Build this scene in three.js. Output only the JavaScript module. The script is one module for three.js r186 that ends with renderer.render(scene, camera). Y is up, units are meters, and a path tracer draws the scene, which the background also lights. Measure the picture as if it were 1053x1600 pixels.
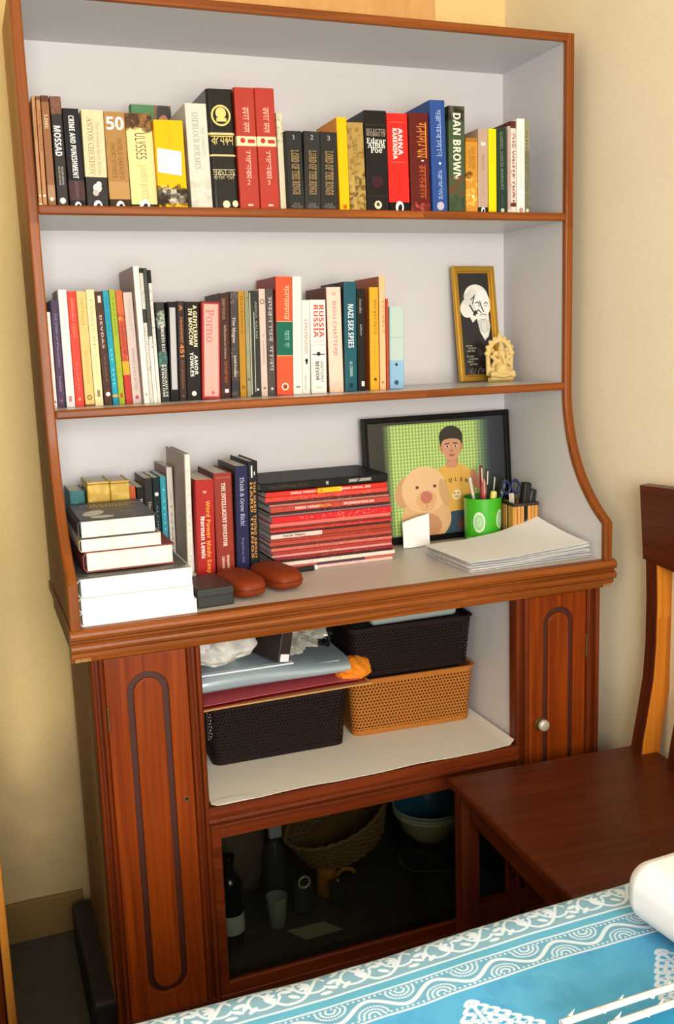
import * as THREE from 'three';
import { RoundedBoxGeometry } from 'three/addons/geometries/RoundedBoxGeometry.js';
import { mergeGeometries, mergeVertices, toCreasedNormals } from 'three/addons/utils/BufferGeometryUtils.js';
import { MarchingCubes } from 'three/addons/objects/MarchingCubes.js';
import { RectAreaLightUniformsLib } from 'three/addons/lights/RectAreaLightUniformsLib.js';

// ---------------------------------------------------------------- camera, light, exposure
const scene = new THREE.Scene();
const camera = new THREE.PerspectiveCamera(55.565, 1053 / 1600, 0.05, 30);
camera.position.set(-0.15, 1.4288, 2.2821);
camera.rotation.set(-0.1753, -0.3624, -0.0345, 'YXZ');
const renderer = new THREE.WebGLRenderer({ antialias: true });
renderer.toneMapping = THREE.LinearToneMapping;
renderer.toneMappingExposure = 0.5;
renderer.shadowMap.enabled = true;
scene.background = new THREE.Color(0.35, 0.42, 0.5);
RectAreaLightUniformsLib.init();
const WIN = { x: 0.05, y: 1.43, w: 1.4, h: 1.25, z: 3.55 };          // the window behind the photographer
const windowLight = new THREE.RectAreaLight(0xfffaf4, 36, WIN.w, WIN.h);
windowLight.position.set(WIN.x, WIN.y, WIN.z - 0.06);
windowLight.lookAt(WIN.x + 0.15, WIN.y - 0.2, 0);
windowLight.castShadow = true;
scene.add(windowLight);

// ---------------------------------------------------------------- helpers
const FL = -0.03, W = 1.22, ST = 0.0176, D1 = 0.286, D2 = 0.452;
const YT = 2.0923, Y1 = 1.7008, Y2 = 1.3093, YC = 0.9057, YK = 0.9938, YR = 0.485, DB = 0.4333, TT = 0.0175;
let seed = 7;
const rnd = () => { seed = (seed * 1664525 + 1013904223) >>> 0; return seed / 4294967296; };
const rr = (a, b) => a + (b - a) * rnd();
const hash = (x, y) => { let n = (Math.imul(x, 374761393) + Math.imul(y, 668265263)) | 0; n = Math.imul(n ^ (n >>> 13), 1274126177); return ((n ^ (n >>> 16)) >>> 0) / 4294967296; };
const sm = (t) => t * t * (3 - 2 * t);
function vnoise(x, y, px = 1e6, py = 1e6) {
  const ix = Math.floor(x), iy = Math.floor(y), fx = sm(x - ix), fy = sm(y - iy), w = (a, p) => ((a % p) + p) % p;
  const a = hash(w(ix, px), w(iy, py)), b = hash(w(ix + 1, px), w(iy, py)), c = hash(w(ix, px), w(iy + 1, py)), d = hash(w(ix + 1, px), w(iy + 1, py));
  return a + (b - a) * fx + (c - a) * fy + (a - b - c + d) * fx * fy;
}
const fbm = (x, y, n = 4) => { let s = 0, a = 0.5; for (let i = 0; i < n; i++) { s += a * vnoise(x, y); x *= 2.03; y *= 2.03; a *= 0.5; } return s; };
const used = {};
function numbered(n) { const k = used[n] = (used[n] ?? -1) + 1; return k ? n + '_' + String(k).padStart(3, '0') : n; }
function sh(o) { o.castShadow = true; o.receiveShadow = true; return o; }
function tag(o, label, category, group) { Object.assign(o.userData, { label, category }); if (group) o.userData.group = group; return o; }
function thing(name, label, category, [x, y, z] = [0, 0, 0], turn = 0, group) {
  const o = new THREE.Group(); o.name = numbered(name); scene.add(o); o.position.set(x, y, z); o.rotation.y = turn;
  return tag(o, label, category, group);
}
function obj(name, geos, mat, parent = scene) {
  const g = Array.isArray(geos) ? merge(geos) : geos;
  const m = sh(new THREE.Mesh(g, mat)); m.name = parent === scene ? numbered(name) : name; parent.add(m); return m;
}
function struct(name, geos, mat) { const m = obj(name, geos, mat); m.userData.kind = 'structure'; return m; }
function merge(list) {
  const l = list.map((g) => { const k = g.index ? g.toNonIndexed() : g; for (const n of Object.keys(k.attributes)) if (!['position', 'normal', 'uv'].includes(n)) k.deleteAttribute(n); return k; });
  return l.length === 1 ? l[0] : mergeGeometries(l);
}
function box(x0, x1, y0, y1, z0, z1, r = 0) {
  const w = x1 - x0, h = y1 - y0, d = z1 - z0;
  const g = r ? new RoundedBoxGeometry(w, h, d, 2, Math.min(r, w / 2.01, h / 2.01, d / 2.01)) : new THREE.BoxGeometry(w, h, d);
  g.translate((x0 + x1) / 2, (y0 + y1) / 2, (z0 + z1) / 2); return g;
}
function muv(g, axis = 'y') {                                         // uv in metres, v along the grain
  const p = g.attributes.position, n = g.attributes.normal, uv = new Float32Array(p.count * 2), A = { x: 0, y: 1, z: 2 }[axis];
  for (let i = 0; i < p.count; i++) {
    const P = [p.getX(i), p.getY(i), p.getZ(i)], N = [Math.abs(n.getX(i)), Math.abs(n.getY(i)), Math.abs(n.getZ(i))];
    const f = N.indexOf(Math.max(...N)), o = [0, 1, 2].filter((k) => k !== f), v = o.includes(A) ? A : o[1], u = o.find((k) => k !== v);
    uv[2 * i] = P[u]; uv[2 * i + 1] = P[v];
  }
  g.setAttribute('uv', new THREE.BufferAttribute(uv, 2)); return g;
}
const shapeOf = (pts) => { const s = new THREE.Shape(); pts.forEach(([a, b], i) => (i ? s.lineTo(a, b) : s.moveTo(a, b))); s.closePath(); return s; };
// a polygon drawn in (z, y), swept along x from x0 to x1
function alongX(pts, x0, x1, bevel = 0) {
  const g = new THREE.ExtrudeGeometry(shapeOf(pts.map(([z, y]) => [-z, y])), { depth: x1 - x0 - 2 * bevel, bevelEnabled: bevel > 0, bevelSize: bevel, bevelThickness: bevel, bevelSegments: 2, bevelOffset: -bevel });
  g.rotateY(Math.PI / 2); g.translate(x0 + bevel, 0, 0); return g;
}
// a polygon drawn in (x, z), swept along y
function alongY(pts, y0, y1) {
  const g = new THREE.ExtrudeGeometry(shapeOf(pts.map(([x, z]) => [x, -z])), { depth: y1 - y0, bevelEnabled: false });
  g.rotateX(-Math.PI / 2); g.translate(0, y0, 0); return g;
}
function tube(pts, r, seg = 24, rad = 8, closed = false) { return new THREE.TubeGeometry(new THREE.CatmullRomCurve3(pts.map((p) => new THREE.Vector3(...p)), closed), seg, r, rad, closed); }
function lathe(pts, seg = 32) { return new THREE.LatheGeometry(pts.map(([r, y]) => new THREE.Vector2(r, y)), seg); }
function grid(nu, nv, f) {                                            // a surface from f(u, v) -> [x, y, z]
  const pos = [], uv = [], idx = [];
  for (let j = 0; j <= nv; j++) for (let i = 0; i <= nu; i++) { pos.push(...f(i / nu, j / nv)); uv.push(i / nu, j / nv); }
  for (let j = 0; j < nv; j++) for (let i = 0; i < nu; i++) { const a = j * (nu + 1) + i, b = a + 1, c = a + nu + 1, d = c + 1; idx.push(a, b, c, b, d, c); }
  const g = new THREE.BufferGeometry();
  g.setAttribute('position', new THREE.Float32BufferAttribute(pos, 3)); g.setAttribute('uv', new THREE.Float32BufferAttribute(uv, 2)); g.setIndex(idx); g.computeVertexNormals(); return g;
}
function sheet(nu, nv, f, t) {                                        // the same with a thickness t along -normal: top, bottom and edges
  const a = grid(nu, nv, f), p = a.attributes.position, n = a.attributes.normal, P = [], UV = [], I = [], N = (nu + 1) * (nv + 1);
  for (let k = 0; k < 2; k++) for (let i = 0; i < N; i++) { P.push(p.getX(i) - k * t * n.getX(i), p.getY(i) - k * t * n.getY(i), p.getZ(i) - k * t * n.getZ(i)); UV.push(a.attributes.uv.getX(i), a.attributes.uv.getY(i)); }
  const ix = a.index.array; for (let i = 0; i < ix.length; i += 3) { I.push(ix[i], ix[i + 1], ix[i + 2], ix[i] + N, ix[i + 2] + N, ix[i + 1] + N); }
  const rim = []; for (let i = 0; i <= nu; i++) rim.push(i); for (let j = 1; j <= nv; j++) rim.push(j * (nu + 1) + nu); for (let i = nu - 1; i >= 0; i--) rim.push(nv * (nu + 1) + i); for (let j = nv - 1; j >= 1; j--) rim.push(j * (nu + 1));
  rim.forEach((q, k) => { const w = rim[(k + 1) % rim.length]; I.push(q, q + N, w, w, q + N, w + N); });
  const g = new THREE.BufferGeometry(); g.setAttribute('position', new THREE.Float32BufferAttribute(P, 3)); g.setAttribute('uv', new THREE.Float32BufferAttribute(UV, 2)); g.setIndex(I);
  return toCreasedNormals(g, 0.9);
}
// a smooth-union sculpture: prims [x,y,z, r] or [x,y,z, r, x2,y2,z2, r2]; inside the box lo..hi
function sculpt(prims, lo, hi, res, k) {
  const mc = new MarchingCubes(res, new THREE.MeshStandardMaterial(), false, false, 200000), n = res, S = [0, 1, 2].map((i) => (hi[i] - lo[i]) / 2), C = [0, 1, 2].map((i) => (hi[i] + lo[i]) / 2);
  for (let z = 0; z < n; z++) for (let y = 0; y < n; y++) for (let x = 0; x < n; x++) {
    const p = [x, y, z].map((c, i) => C[i] + S[i] * ((c - n / 2) / (n / 2)));
    let d = 1;
    for (const q of prims) {
      let e;
      if (q.length === 4) e = Math.hypot(p[0] - q[0], p[1] - q[1], p[2] - q[2]) - q[3];
      else {
        const b = [q[4] - q[0], q[5] - q[1], q[6] - q[2]], a = [p[0] - q[0], p[1] - q[1], p[2] - q[2]];
        const t = Math.max(0, Math.min(1, (a[0] * b[0] + a[1] * b[1] + a[2] * b[2]) / (b[0] ** 2 + b[1] ** 2 + b[2] ** 2)));
        e = Math.hypot(a[0] - b[0] * t, a[1] - b[1] * t, a[2] - b[2] * t) - (q[3] + (q[7] - q[3]) * t);
      }
      const h = Math.max(0, Math.min(1, 0.5 + (0.5 * (d - e)) / k)); d = d * (1 - h) + e * h - k * h * (1 - h);
    }
    mc.field[x + y * n + z * n * n] = -d;
  }
  mc.isolation = 0; mc.update();
  const g = new THREE.BufferGeometry(), c = mc.count;
  const P = mc.positionArray.slice(0, c * 3), N = mc.normalArray.slice(0, c * 3);
  for (let i = 0; i < c * 3; i++) P[i] = C[i % 3] + S[i % 3] * P[i];
  g.setAttribute('position', new THREE.BufferAttribute(P, 3)); g.setAttribute('normal', new THREE.BufferAttribute(N, 3));
  g.setAttribute('uv', new THREE.BufferAttribute(new Float32Array(c * 2), 2)); g.computeVertexNormals();
  return g;
}

// ---------------------------------------------------------------- materials
const hex = (h) => [1, 3, 5].map((i) => parseInt(h.slice(i, i + 2), 16));
function dataTex(w, h, f, srgb = true, wrap = true) {
  const d = new Uint8Array(w * h * 4);
  for (let y = 0; y < h; y++) for (let x = 0; x < w; x++) { const c = f(x, y), o = 4 * (y * w + x); d[o] = c[0]; d[o + 1] = c[1]; d[o + 2] = c[2]; d[o + 3] = 255; }
  const t = new THREE.DataTexture(d, w, h); t.magFilter = THREE.LinearFilter; t.minFilter = THREE.LinearMipmapLinearFilter; t.generateMipmaps = true;
  if (wrap) t.wrapS = t.wrapT = THREE.RepeatWrapping; if (srgb) t.colorSpace = THREE.SRGBColorSpace; t.needsUpdate = true; return t;
}
const mix = (a, b, t) => a.map((v, i) => v + (b[i] - v) * t);
function woodTex(a, b, k, su = 46, sv = 3) {
  const A = hex(a), B = hex(b);
  return dataTex(256, 512, (x, y) => {
    const u = x / 256, v = y / 512, w = 0.06 * vnoise(u * 4, v * 3, 4, 3);
    const g = 0.55 * vnoise((u + w) * su, v * sv + k, su, 1e6) + 0.3 * vnoise(u * su * 2.6 + 9, v * sv * 2 + k) + 0.25 * vnoise(u * 5, v * 2.2 + k, 5, 1e6);
    return mix(A, B, Math.min(1, Math.max(0, g * 1.5 - 0.35)));
  });
}
const std = (o) => new THREE.MeshStandardMaterial({ side: THREE.DoubleSide, ...o });
const phys = (o) => new THREE.MeshPhysicalMaterial({ side: THREE.DoubleSide, ...o });
function woodMat(a, b, k, rough = 0.42, coat = 0.35) { const t = woodTex(a, b, k); t.repeat.set(3, 1.2); return phys({ map: t, roughness: rough, specularIntensity: 0.38, clearcoat: coat * 0.25, clearcoatRoughness: 0.2, bumpMap: t, bumpScale: 0.0004 }); }
const M = {
  trim: woodMat('#99531f', '#70380d', 1), door: woodMat('#8e3d08', '#6a2804', 5), stile: woodMat('#74300f', '#521f07', 9), groove: std({ color: '#40170a', roughness: 0.6 }),
  side: woodMat('#a67c4a', '#8a6236', 13, 0.6, 0.05), chair: woodMat('#5e2812', '#491d0a', 17, 0.36, 0.4), post: woodMat('#c87a24', '#ac6218', 21, 0.42, 0.3), robe: woodMat('#c98a38', '#a96c24', 25, 0.45, 0.3),  // post: chair wood with the orange of its window-lit face put into the colour
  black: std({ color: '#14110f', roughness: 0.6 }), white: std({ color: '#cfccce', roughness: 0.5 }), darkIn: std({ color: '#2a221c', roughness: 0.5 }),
  paper: std({ color: '#f3f2f1', roughness: 0.9 }), steel: std({ color: '#e6dfcc', metalness: 0.55, roughness: 0.3 }), gold: std({ color: '#c79a3c', metalness: 0.75, roughness: 0.35 }),
  brass: std({ color: '#6a4a28', metalness: 0.6, roughness: 0.5 }), cardboard: std({ map: (() => { const t = dataTex(256, 256, (x, y) => mix([206, 158, 98], [188, 138, 80], fbm(x / 40, y / 9, 3))); t.repeat.set(2, 2); return t; })(), roughness: 0.9 }),
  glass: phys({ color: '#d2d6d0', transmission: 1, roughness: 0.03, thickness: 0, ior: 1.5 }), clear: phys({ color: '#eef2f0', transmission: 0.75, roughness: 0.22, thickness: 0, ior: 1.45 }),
};
const plaster = (a, b, k) => { const A = hex(a), B = hex(b); return dataTex(512, 512, (x, y) => mix(A, B, Math.min(1, Math.max(0, 0.6 * fbm(x / 90 + k, y / 90, 4) + 0.45 * vnoise(x / 3, y / 3))))); };
const wallTex = plaster('#efd394', '#e8ca88', 3); wallTex.repeat.set(0.8, 0.8);
const wallTexR = plaster('#f4ead0', '#ede1c2', 8); wallTexR.repeat.set(0.8, 0.8);
const wallMat = std({ map: wallTex, roughness: 0.85, bumpMap: wallTex, bumpScale: 0.001 });
const wallMatR = std({ map: wallTexR, roughness: 0.85, bumpMap: wallTexR, bumpScale: 0.001 });

// ---------------------------------------------------------------- the room
const ZB = -0.09, XR = 1.265, XL = -1.9, ZF = 3.6, HT = 2.85;
const floorTex = dataTex(512, 512, (x, y) => mix([96, 90, 82], [70, 66, 62], Math.min(1, fbm(x / 30, y / 30, 4) * 0.8 + 0.4 * vnoise(x / 2, y / 2) - 0.1)));
floorTex.repeat.set(1.5, 1.5);
struct('floor', muv(box(XL - 0.15, XR + 0.15, FL - 0.1, FL, ZB - 0.15, ZF + 0.15), 'z'), std({ map: floorTex, roughness: 0.5 }));
struct('ceiling', box(XL - 0.15, XR + 0.15, HT, HT + 0.1, ZB - 0.15, ZF + 0.15), std({ color: '#e9e4d8', roughness: 0.9 }));
{
  // the back wall: below knee height the plaster has blistered and been patched, in real relief
  const g = grid(120, 150, (u, v) => {
    const x = XL + (XR - XL) * u, y = FL + (HT - FL) * v, low = sm(Math.max(0, Math.min(1, (0.42 - y) / 0.12)));
    return [x, y, ZB + low * 0.012 * (fbm(x * 9, y * 14, 4) - 0.45)];
  });
  // damp stains: grey-brown patches with ragged edges climbing from the floor
  const wb = merge([muv(g), muv(box(XL, XR, FL, HT, ZB - 0.15, ZB - 0.02))]), wp = wb.attributes.position, wc = new Float32Array(wp.count * 3);
  for (let i = 0; i < wp.count; i++) { const x = wp.getX(i), y = wp.getY(i), s = sm(Math.max(0, Math.min(1, (0.3 + 0.55 * fbm(x * 5 + 2, y * 3, 3) - y) / 0.3))) * (0.55 + 0.6 * fbm(x * 13, y * 19, 3)); wc.set([1 - 0.42 * s, 1 - 0.43 * s, 1 - 0.36 * s], 3 * i); }
  wb.setAttribute('color', new THREE.BufferAttribute(wc, 3)); wallMat.vertexColors = true;
  struct('wall_back', wb, wallMat);
  struct('wall_right', muv(box(XR, XR + 0.15, FL, HT, ZB - 0.15, ZF + 0.15)), wallMatR);
  struct('wall_left', muv(box(XL - 0.15, XL, FL, HT, ZB - 0.15, ZF + 0.15)), wallMatR);
  const wx0 = WIN.x - WIN.w / 2, wx1 = WIN.x + WIN.w / 2 - 0.06, wy0 = WIN.y - WIN.h / 2, wy1 = WIN.y + WIN.h / 2;
  struct('wall_front', [box(XL, wx0, FL, HT, ZF, ZF + 0.15), box(wx1, XR, FL, HT, ZF, ZF + 0.15), box(wx0, wx1, FL, wy0, ZF, ZF + 0.15), box(wx0, wx1, wy1, HT, ZF, ZF + 0.15)].map((b) => muv(b)), wallMatR);
  const fr = [box(wx0, wx0 + 0.04, wy0, wy1, ZF + 0.02, ZF + 0.08), box(wx1 - 0.04, wx1, wy0, wy1, ZF + 0.02, ZF + 0.08), box(wx0, wx1, wy0, wy0 + 0.04, ZF + 0.02, ZF + 0.08), box(wx0, wx1, wy1 - 0.04, wy1, ZF + 0.02, ZF + 0.08), box(WIN.x - 0.05, WIN.x - 0.01, wy0, wy1, ZF + 0.02, ZF + 0.08)];
  const w = struct('window_1', fr.map((b) => muv(b)), M.trim);
  obj('pane', box(wx0 + 0.03, wx1 - 0.03, wy0 + 0.03, wy1 - 0.03, ZF + 0.045, ZF + 0.055), std({ color: '#ffffff', emissive: '#fff6ea', emissiveIntensity: 2 }), w);
  struct('baseboard_back', muv(box(XL, 0.02, FL, FL + 0.105, ZB - 0.01, ZB + 0.012, 0.004), 'x'), std({ map: wallTex, color: '#94886e', roughness: 0.85 }));
}

// ---------------------------------------------------------------- the bookcase
const cab = thing('bookcase_cabinet', 'tall brown wooden bookcase with white-lined open shelves above a cupboard base with arched doors', 'bookcase', [W / 2, FL, 0.2]);
const part = (name, geos, mat, axis, parent = cab) => {
  const g = merge((Array.isArray(geos) ? geos : [geos]).map((k) => (axis ? muv(k, axis) : k))); g.translate(-W / 2, -FL, -0.2); return obj(name, g, mat, parent);
};
{
  const front = [[D1, YT], [D1, 1.3], [0.289, 1.255], [0.2965, 1.215], [0.309, 1.17], [0.327, 1.128], [0.35, 1.09], [0.379, 1.055], [0.413, 1.022], [D2, YK], [D2, YC]];
  const fine = []; { const mid = new THREE.CatmullRomCurve3(front.slice(1, 10).map(([z, y]) => new THREE.Vector3(0, y, z))).getPoints(40).map((p) => [p.z, p.y]); fine.push(front[0], ...mid, front[10]); }
  const inset = (d) => fine.map((p, i) => {
    const a = fine[Math.max(0, i - 1)], b = fine[Math.min(fine.length - 1, i + 1)], l = Math.hypot(b[0] - a[0], b[1] - a[1]);
    return [p[0] + ((a[1] - b[1]) / l) * d, p[1] + ((b[0] - a[0]) / l) * d];
  });
  const panel = (d) => [[0, YC], [0, YT], ...inset(-d)];
  for (const s of [0, 1]) {
    const a = s ? W - ST + 0.006 : 0.0015, b = s ? W - 0.0015 : ST - 0.006;
    const p = part('side_panel', alongX(panel(0.008), a, b), M.side, 'y');
    part('white_lining', alongX(panel(0.008), s ? W - ST : ST - 0.006, s ? W - ST + 0.006 : ST), M.white, 'y', p);
    part('edge_trim', alongX([...inset(0.003), ...inset(-0.013).reverse()], s ? W - ST - 0.002 : -0.001, s ? W + 0.001 : ST + 0.002, 0.0035), M.trim, 'y');
  }
  const x0 = ST, x1 = W - ST;
  part('top_panel', box(x0, x1, YT - TT, YT, 0, D1 - 0.008), M.white, 'x');
  part('edge_trim', box(x0 - 0.004, x1 + 0.004, YT - TT, YT + 0.001, D1 - 0.011, D1 + 0.003, 0.004), M.trim, 'x');
  part('back_panel', box(x0, x1, YC, YT - TT, -0.004, 0.004), M.white, 'y');
  for (const y of [Y1, Y2]) {
    const s = part('shelf', box(x0, x1, y - TT + 0.002, y, 0.004, D1 - 0.008), phys({ color: '#c6c2bf', roughness: 0.3, side: THREE.DoubleSide }), 'x');
    part('shelf_edge', box(x0 + 0.001, x1 - 0.001, y - TT, y + 0.0005, D1 - 0.011, D1 + 0.003, 0.005), M.trim, 'x', s);
  }
  // counter and its cornice
  part('countertop', box(0.002, W - 0.002, YC - 0.01, YC, 0, 0.44), phys({ color: '#c8c0b8', roughness: 0.4, side: THREE.DoubleSide }), 'x');
  const prof = [[0.41, 0.84], [0.436, 0.837], [0.438, 0.846], [0.448, 0.848], [0.4495, 0.852], [0.4495, 0.859], [0.455, 0.8605], [0.46, 0.8645], [0.4615, 0.8695], [0.46, 0.8745], [0.455, 0.8785], [0.451, 0.8795], [0.451, 0.8835], [0.457, 0.885], [0.4615, 0.889], [0.463, 0.8945], [0.462, 0.9], [0.4575, 0.9045], [0.452, 0.9062], [0.438, 0.9062], [0.438, 0.894], [0.41, 0.894]];
  part('cornice', alongX(prof, -0.002, W + 0.009), M.trim, 'x');
  for (const s of [0, 1]) part('cornice', [box(s ? W - 0.001 : -0.003, s ? W + 0.007 : 0.001, 0.884, 0.9055, 0, 0.45, 0.002), box(s ? 1.204 : 0.004, s ? W + 0.001 : 0.034, 0.84, 0.884, 0, 0.445)], M.side, 'z');
  // base carcass
  for (const s of [0, 1]) part('side_panel', box(s ? 1.191 : 0.0314, s ? 1.2051 : 0.045, FL + 0.05, 0.84, 0, 0.415), M.side, 'y');
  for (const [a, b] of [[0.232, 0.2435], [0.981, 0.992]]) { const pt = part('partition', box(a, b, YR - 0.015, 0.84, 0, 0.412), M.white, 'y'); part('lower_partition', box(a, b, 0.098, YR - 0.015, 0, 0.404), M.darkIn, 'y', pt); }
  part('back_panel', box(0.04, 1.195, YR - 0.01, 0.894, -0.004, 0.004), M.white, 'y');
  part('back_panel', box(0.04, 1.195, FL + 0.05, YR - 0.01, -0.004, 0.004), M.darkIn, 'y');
  part('ceiling_panel', box(0.045, 1.191, 0.84, 0.8955, 0.004, 0.41), M.white, 'x');
  part('inner_shelf', box(0.2435, 0.981, YR - 0.015, YR, 0.004, 0.412), M.white, 'x');
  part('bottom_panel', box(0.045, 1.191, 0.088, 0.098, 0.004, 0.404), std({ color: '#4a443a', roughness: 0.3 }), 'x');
  const rail = part('middle_rail', alongX([[0.405, 0.441], [0.428, 0.441], [0.43, 0.447], [0.436, 0.449], [0.4395, 0.4545], [0.438, 0.461], [0.433, 0.463], [0.4335, 0.468], [0.432, 0.485], [0.405, 0.485]], 0.2435, 0.981), M.stile, 'x');
  // fluted stiles
  const stile = (a, b) => {
    const w = b - a, P = [[a, 0.405], [a, 0.43]], bead = (c, r) => { for (let i = 0; i <= 8; i++) { const t = Math.PI - (Math.PI * i) / 8; P.push([c + r * Math.cos(t), 0.429 + 1.1 * r * Math.sin(t)]); } };
    bead(a + 0.2 * w, 0.17 * w); P.push([a + 0.4 * w, 0.424], [a + 0.6 * w, 0.424]); bead(a + 0.8 * w, 0.17 * w); P.push([b, 0.43], [b, 0.405]);
    return part('fluted_stile', alongY(P, FL + 0.045, 0.841), M.stile, 'y');
  };
  stile(0.0314, 0.057); stile(0.2195, 0.2485); stile(0.976, 1.0125); stile(1.1675, 1.2055);
  // arched doors
  const stad = (cx, hw, t, b) => { const P = []; for (let i = 0; i <= 20; i++) { const q = (Math.PI * i) / 20; P.push([cx + hw * Math.cos(q), t - hw + hw * Math.sin(q)]); } for (let i = 0; i <= 20; i++) { const q = Math.PI + (Math.PI * i) / 20; P.push([cx + hw * Math.cos(q), b + hw + hw * Math.sin(q)]); } return P; };
  const door = (a, b, cx, hw, top, bot) => {
    const o = shapeOf([[a, 0.05], [b, 0.05], [b, 0.834], [a, 0.834]]); o.holes.push(new THREE.Path(stad(cx, hw, top, bot).map(([x, y]) => new THREE.Vector2(x, y))));
    const ex = { depth: 0.006, bevelEnabled: true, bevelSize: 0.002, bevelThickness: 0.002, bevelSegments: 2, bevelOffset: -0.002 };
    const g = new THREE.ExtrudeGeometry(o, ex); g.translate(0, 0, 0.4225);
    const k = new THREE.ExtrudeGeometry(shapeOf(stad(cx, hw - 0.0125, top - 0.0125, bot + 0.0125)), ex); k.translate(0, 0, 0.4225);
    const d = part('door', [g, box(a + 0.002, b - 0.002, 0.052, 0.832, 0.412, 0.4195)], M.door, 'y');
    part('raised_panel', k, M.door, 'y', d);
    const q = shapeOf(stad(cx, hw + 0.001, top + 0.001, bot - 0.001)); const r = new THREE.ExtrudeGeometry(q, { depth: 0.0035, bevelEnabled: false }); r.translate(0, 0, 0.4192);
    part('groove', r, M.groove, null, d);
    return d;
  };
  const dl = door(0.0575, 0.219, 0.1395, 0.041, 0.797, 0.095), dr = door(1.013, 1.167, 1.0915, 0.0405, 0.803, 0.095);
  part('hinge', box(0.0565, 0.0615, 0.686, 0.738, 0.427, 0.4345, 0.002), M.brass, null, dl); part('hinge', box(1.1655, 1.1705, 0.672, 0.728, 0.427, 0.4345, 0.002), M.brass, null, dr);
  const kn = lathe([[0, 0.021], [0.009, 0.0205], [0.0128, 0.018], [0.0142, 0.013], [0.0128, 0.008], [0.007, 0.005], [0.007, 0], [0, 0]], 24); kn.rotateX(Math.PI / 2); kn.translate(1.043, 0.528, 0.4325);
  part('knob', kn, M.steel, null, dr);
  const kp = lathe([[0, 0.003], [0.0155, 0.003], [0.0168, 0.0015], [0.0168, 0], [0, 0]], 24); kp.rotateX(Math.PI / 2); kp.translate(1.043, 0.528, 0.432); part('knob_plate', kp, M.brass, null, dr);
  const kh = new THREE.TorusGeometry(0.0052, 0.0016, 8, 20); kh.translate(0.202, 0.517, 0.4325); const kc = new THREE.CylinderGeometry(0.0042, 0.0042, 0.003, 16); kc.rotateX(Math.PI / 2); kc.translate(0.202, 0.517, 0.4325);
  part('screw_ring', kh, M.trim, null, dl); part('screw_hole', kc, M.black, null, dl);
  // glazed lower compartment
  const gd = part('glass_door', [box(0.2485, 0.27, 0.046, 0.441, 0.408, 0.428, 0.003), box(0.955, 0.976, 0.046, 0.441, 0.408, 0.428, 0.003), box(0.268, 0.957, 0.41, 0.441, 0.408, 0.428, 0.003), box(0.268, 0.957, 0.046, 0.077, 0.408, 0.428, 0.003)], M.stile, 'x');
  part('pane', box(0.266, 0.959, 0.073, 0.414, 0.4165, 0.4195), M.glass, null, gd);  // glass tinted slightly grey to dim the compartment behind it
  part('bottom_rail', box(0.045, 1.19, FL + 0.045, 0.05, 0.4, 0.43, 0.003), M.stile, 'x');
  part('plinth', box(-0.016, 1.2, FL, 0.09, -0.01, 0.403, 0.012), M.black);
}

// ---------------------------------------------------------------- lettering for spines
const FONT = { s: 'sans-serif', S: 'bold sans-serif', f: 'serif', F: 'bold serif', m: 'monospace' };
function font(c, k, px) { const [a, b] = FONT[k].split(' '); c.font = b ? a + ' ' + px + 'px ' + b : px + 'px ' + a; }
// strokes of an eastern Indian script hanging from a headline: x and y run 0..9 in pairs, a space lifts the pen
const GLY = {
  b: '7079 721578', r: '7079 721578 3849', k: '5059 521457 53748576', m: '7079 20253556 1415', s: '7079 20264577 45261718', g: '7079 14152635 30355', l: '7079 172545557 5575', p: '7079 2025457 74', c: '7079 20245668472', n: '7079 142535447', E: '60331315284', a: '5059',
  S: '7079 20142535 45547474', d: '20245664664838', i: '3039 30114', y: '7079 2014457479 3849', T: '30245664483717', C: '7079 20245668 161728', u: '50472746', I: '6069 6040', G: '7079 13253017', '_': '', ' ': '',
};
function script(c, str, x, y, size) {
  c.lineWidth = Math.max(1, size * 0.11); c.lineCap = c.lineJoin = 'round';
  let cx = x; const adv = size * 0.72;
  for (const ch of str) {
    if (ch !== '_') {
      c.beginPath(); c.moveTo(cx - adv * 0.05, y); c.lineTo(cx + adv * 0.98, y); c.stroke();
      for (const run of (GLY[ch] ?? GLY.b).split(' ')) { c.beginPath(); for (let i = 0; i + 1 < run.length; i += 2) { const X = cx + (run[i] / 9) * adv, Y = y + (run[i + 1] / 9) * size * 0.85; i ? c.lineTo(X, Y) : c.moveTo(X, Y); } c.stroke(); }
    }
    cx += ch === '_' ? adv * 0.7 : adv;
  }
  return cx - x;
}
function fitText(c, f, text, len, size) { font(c, f, size); const w = c.measureText(text).width; return len / w; }
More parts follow.
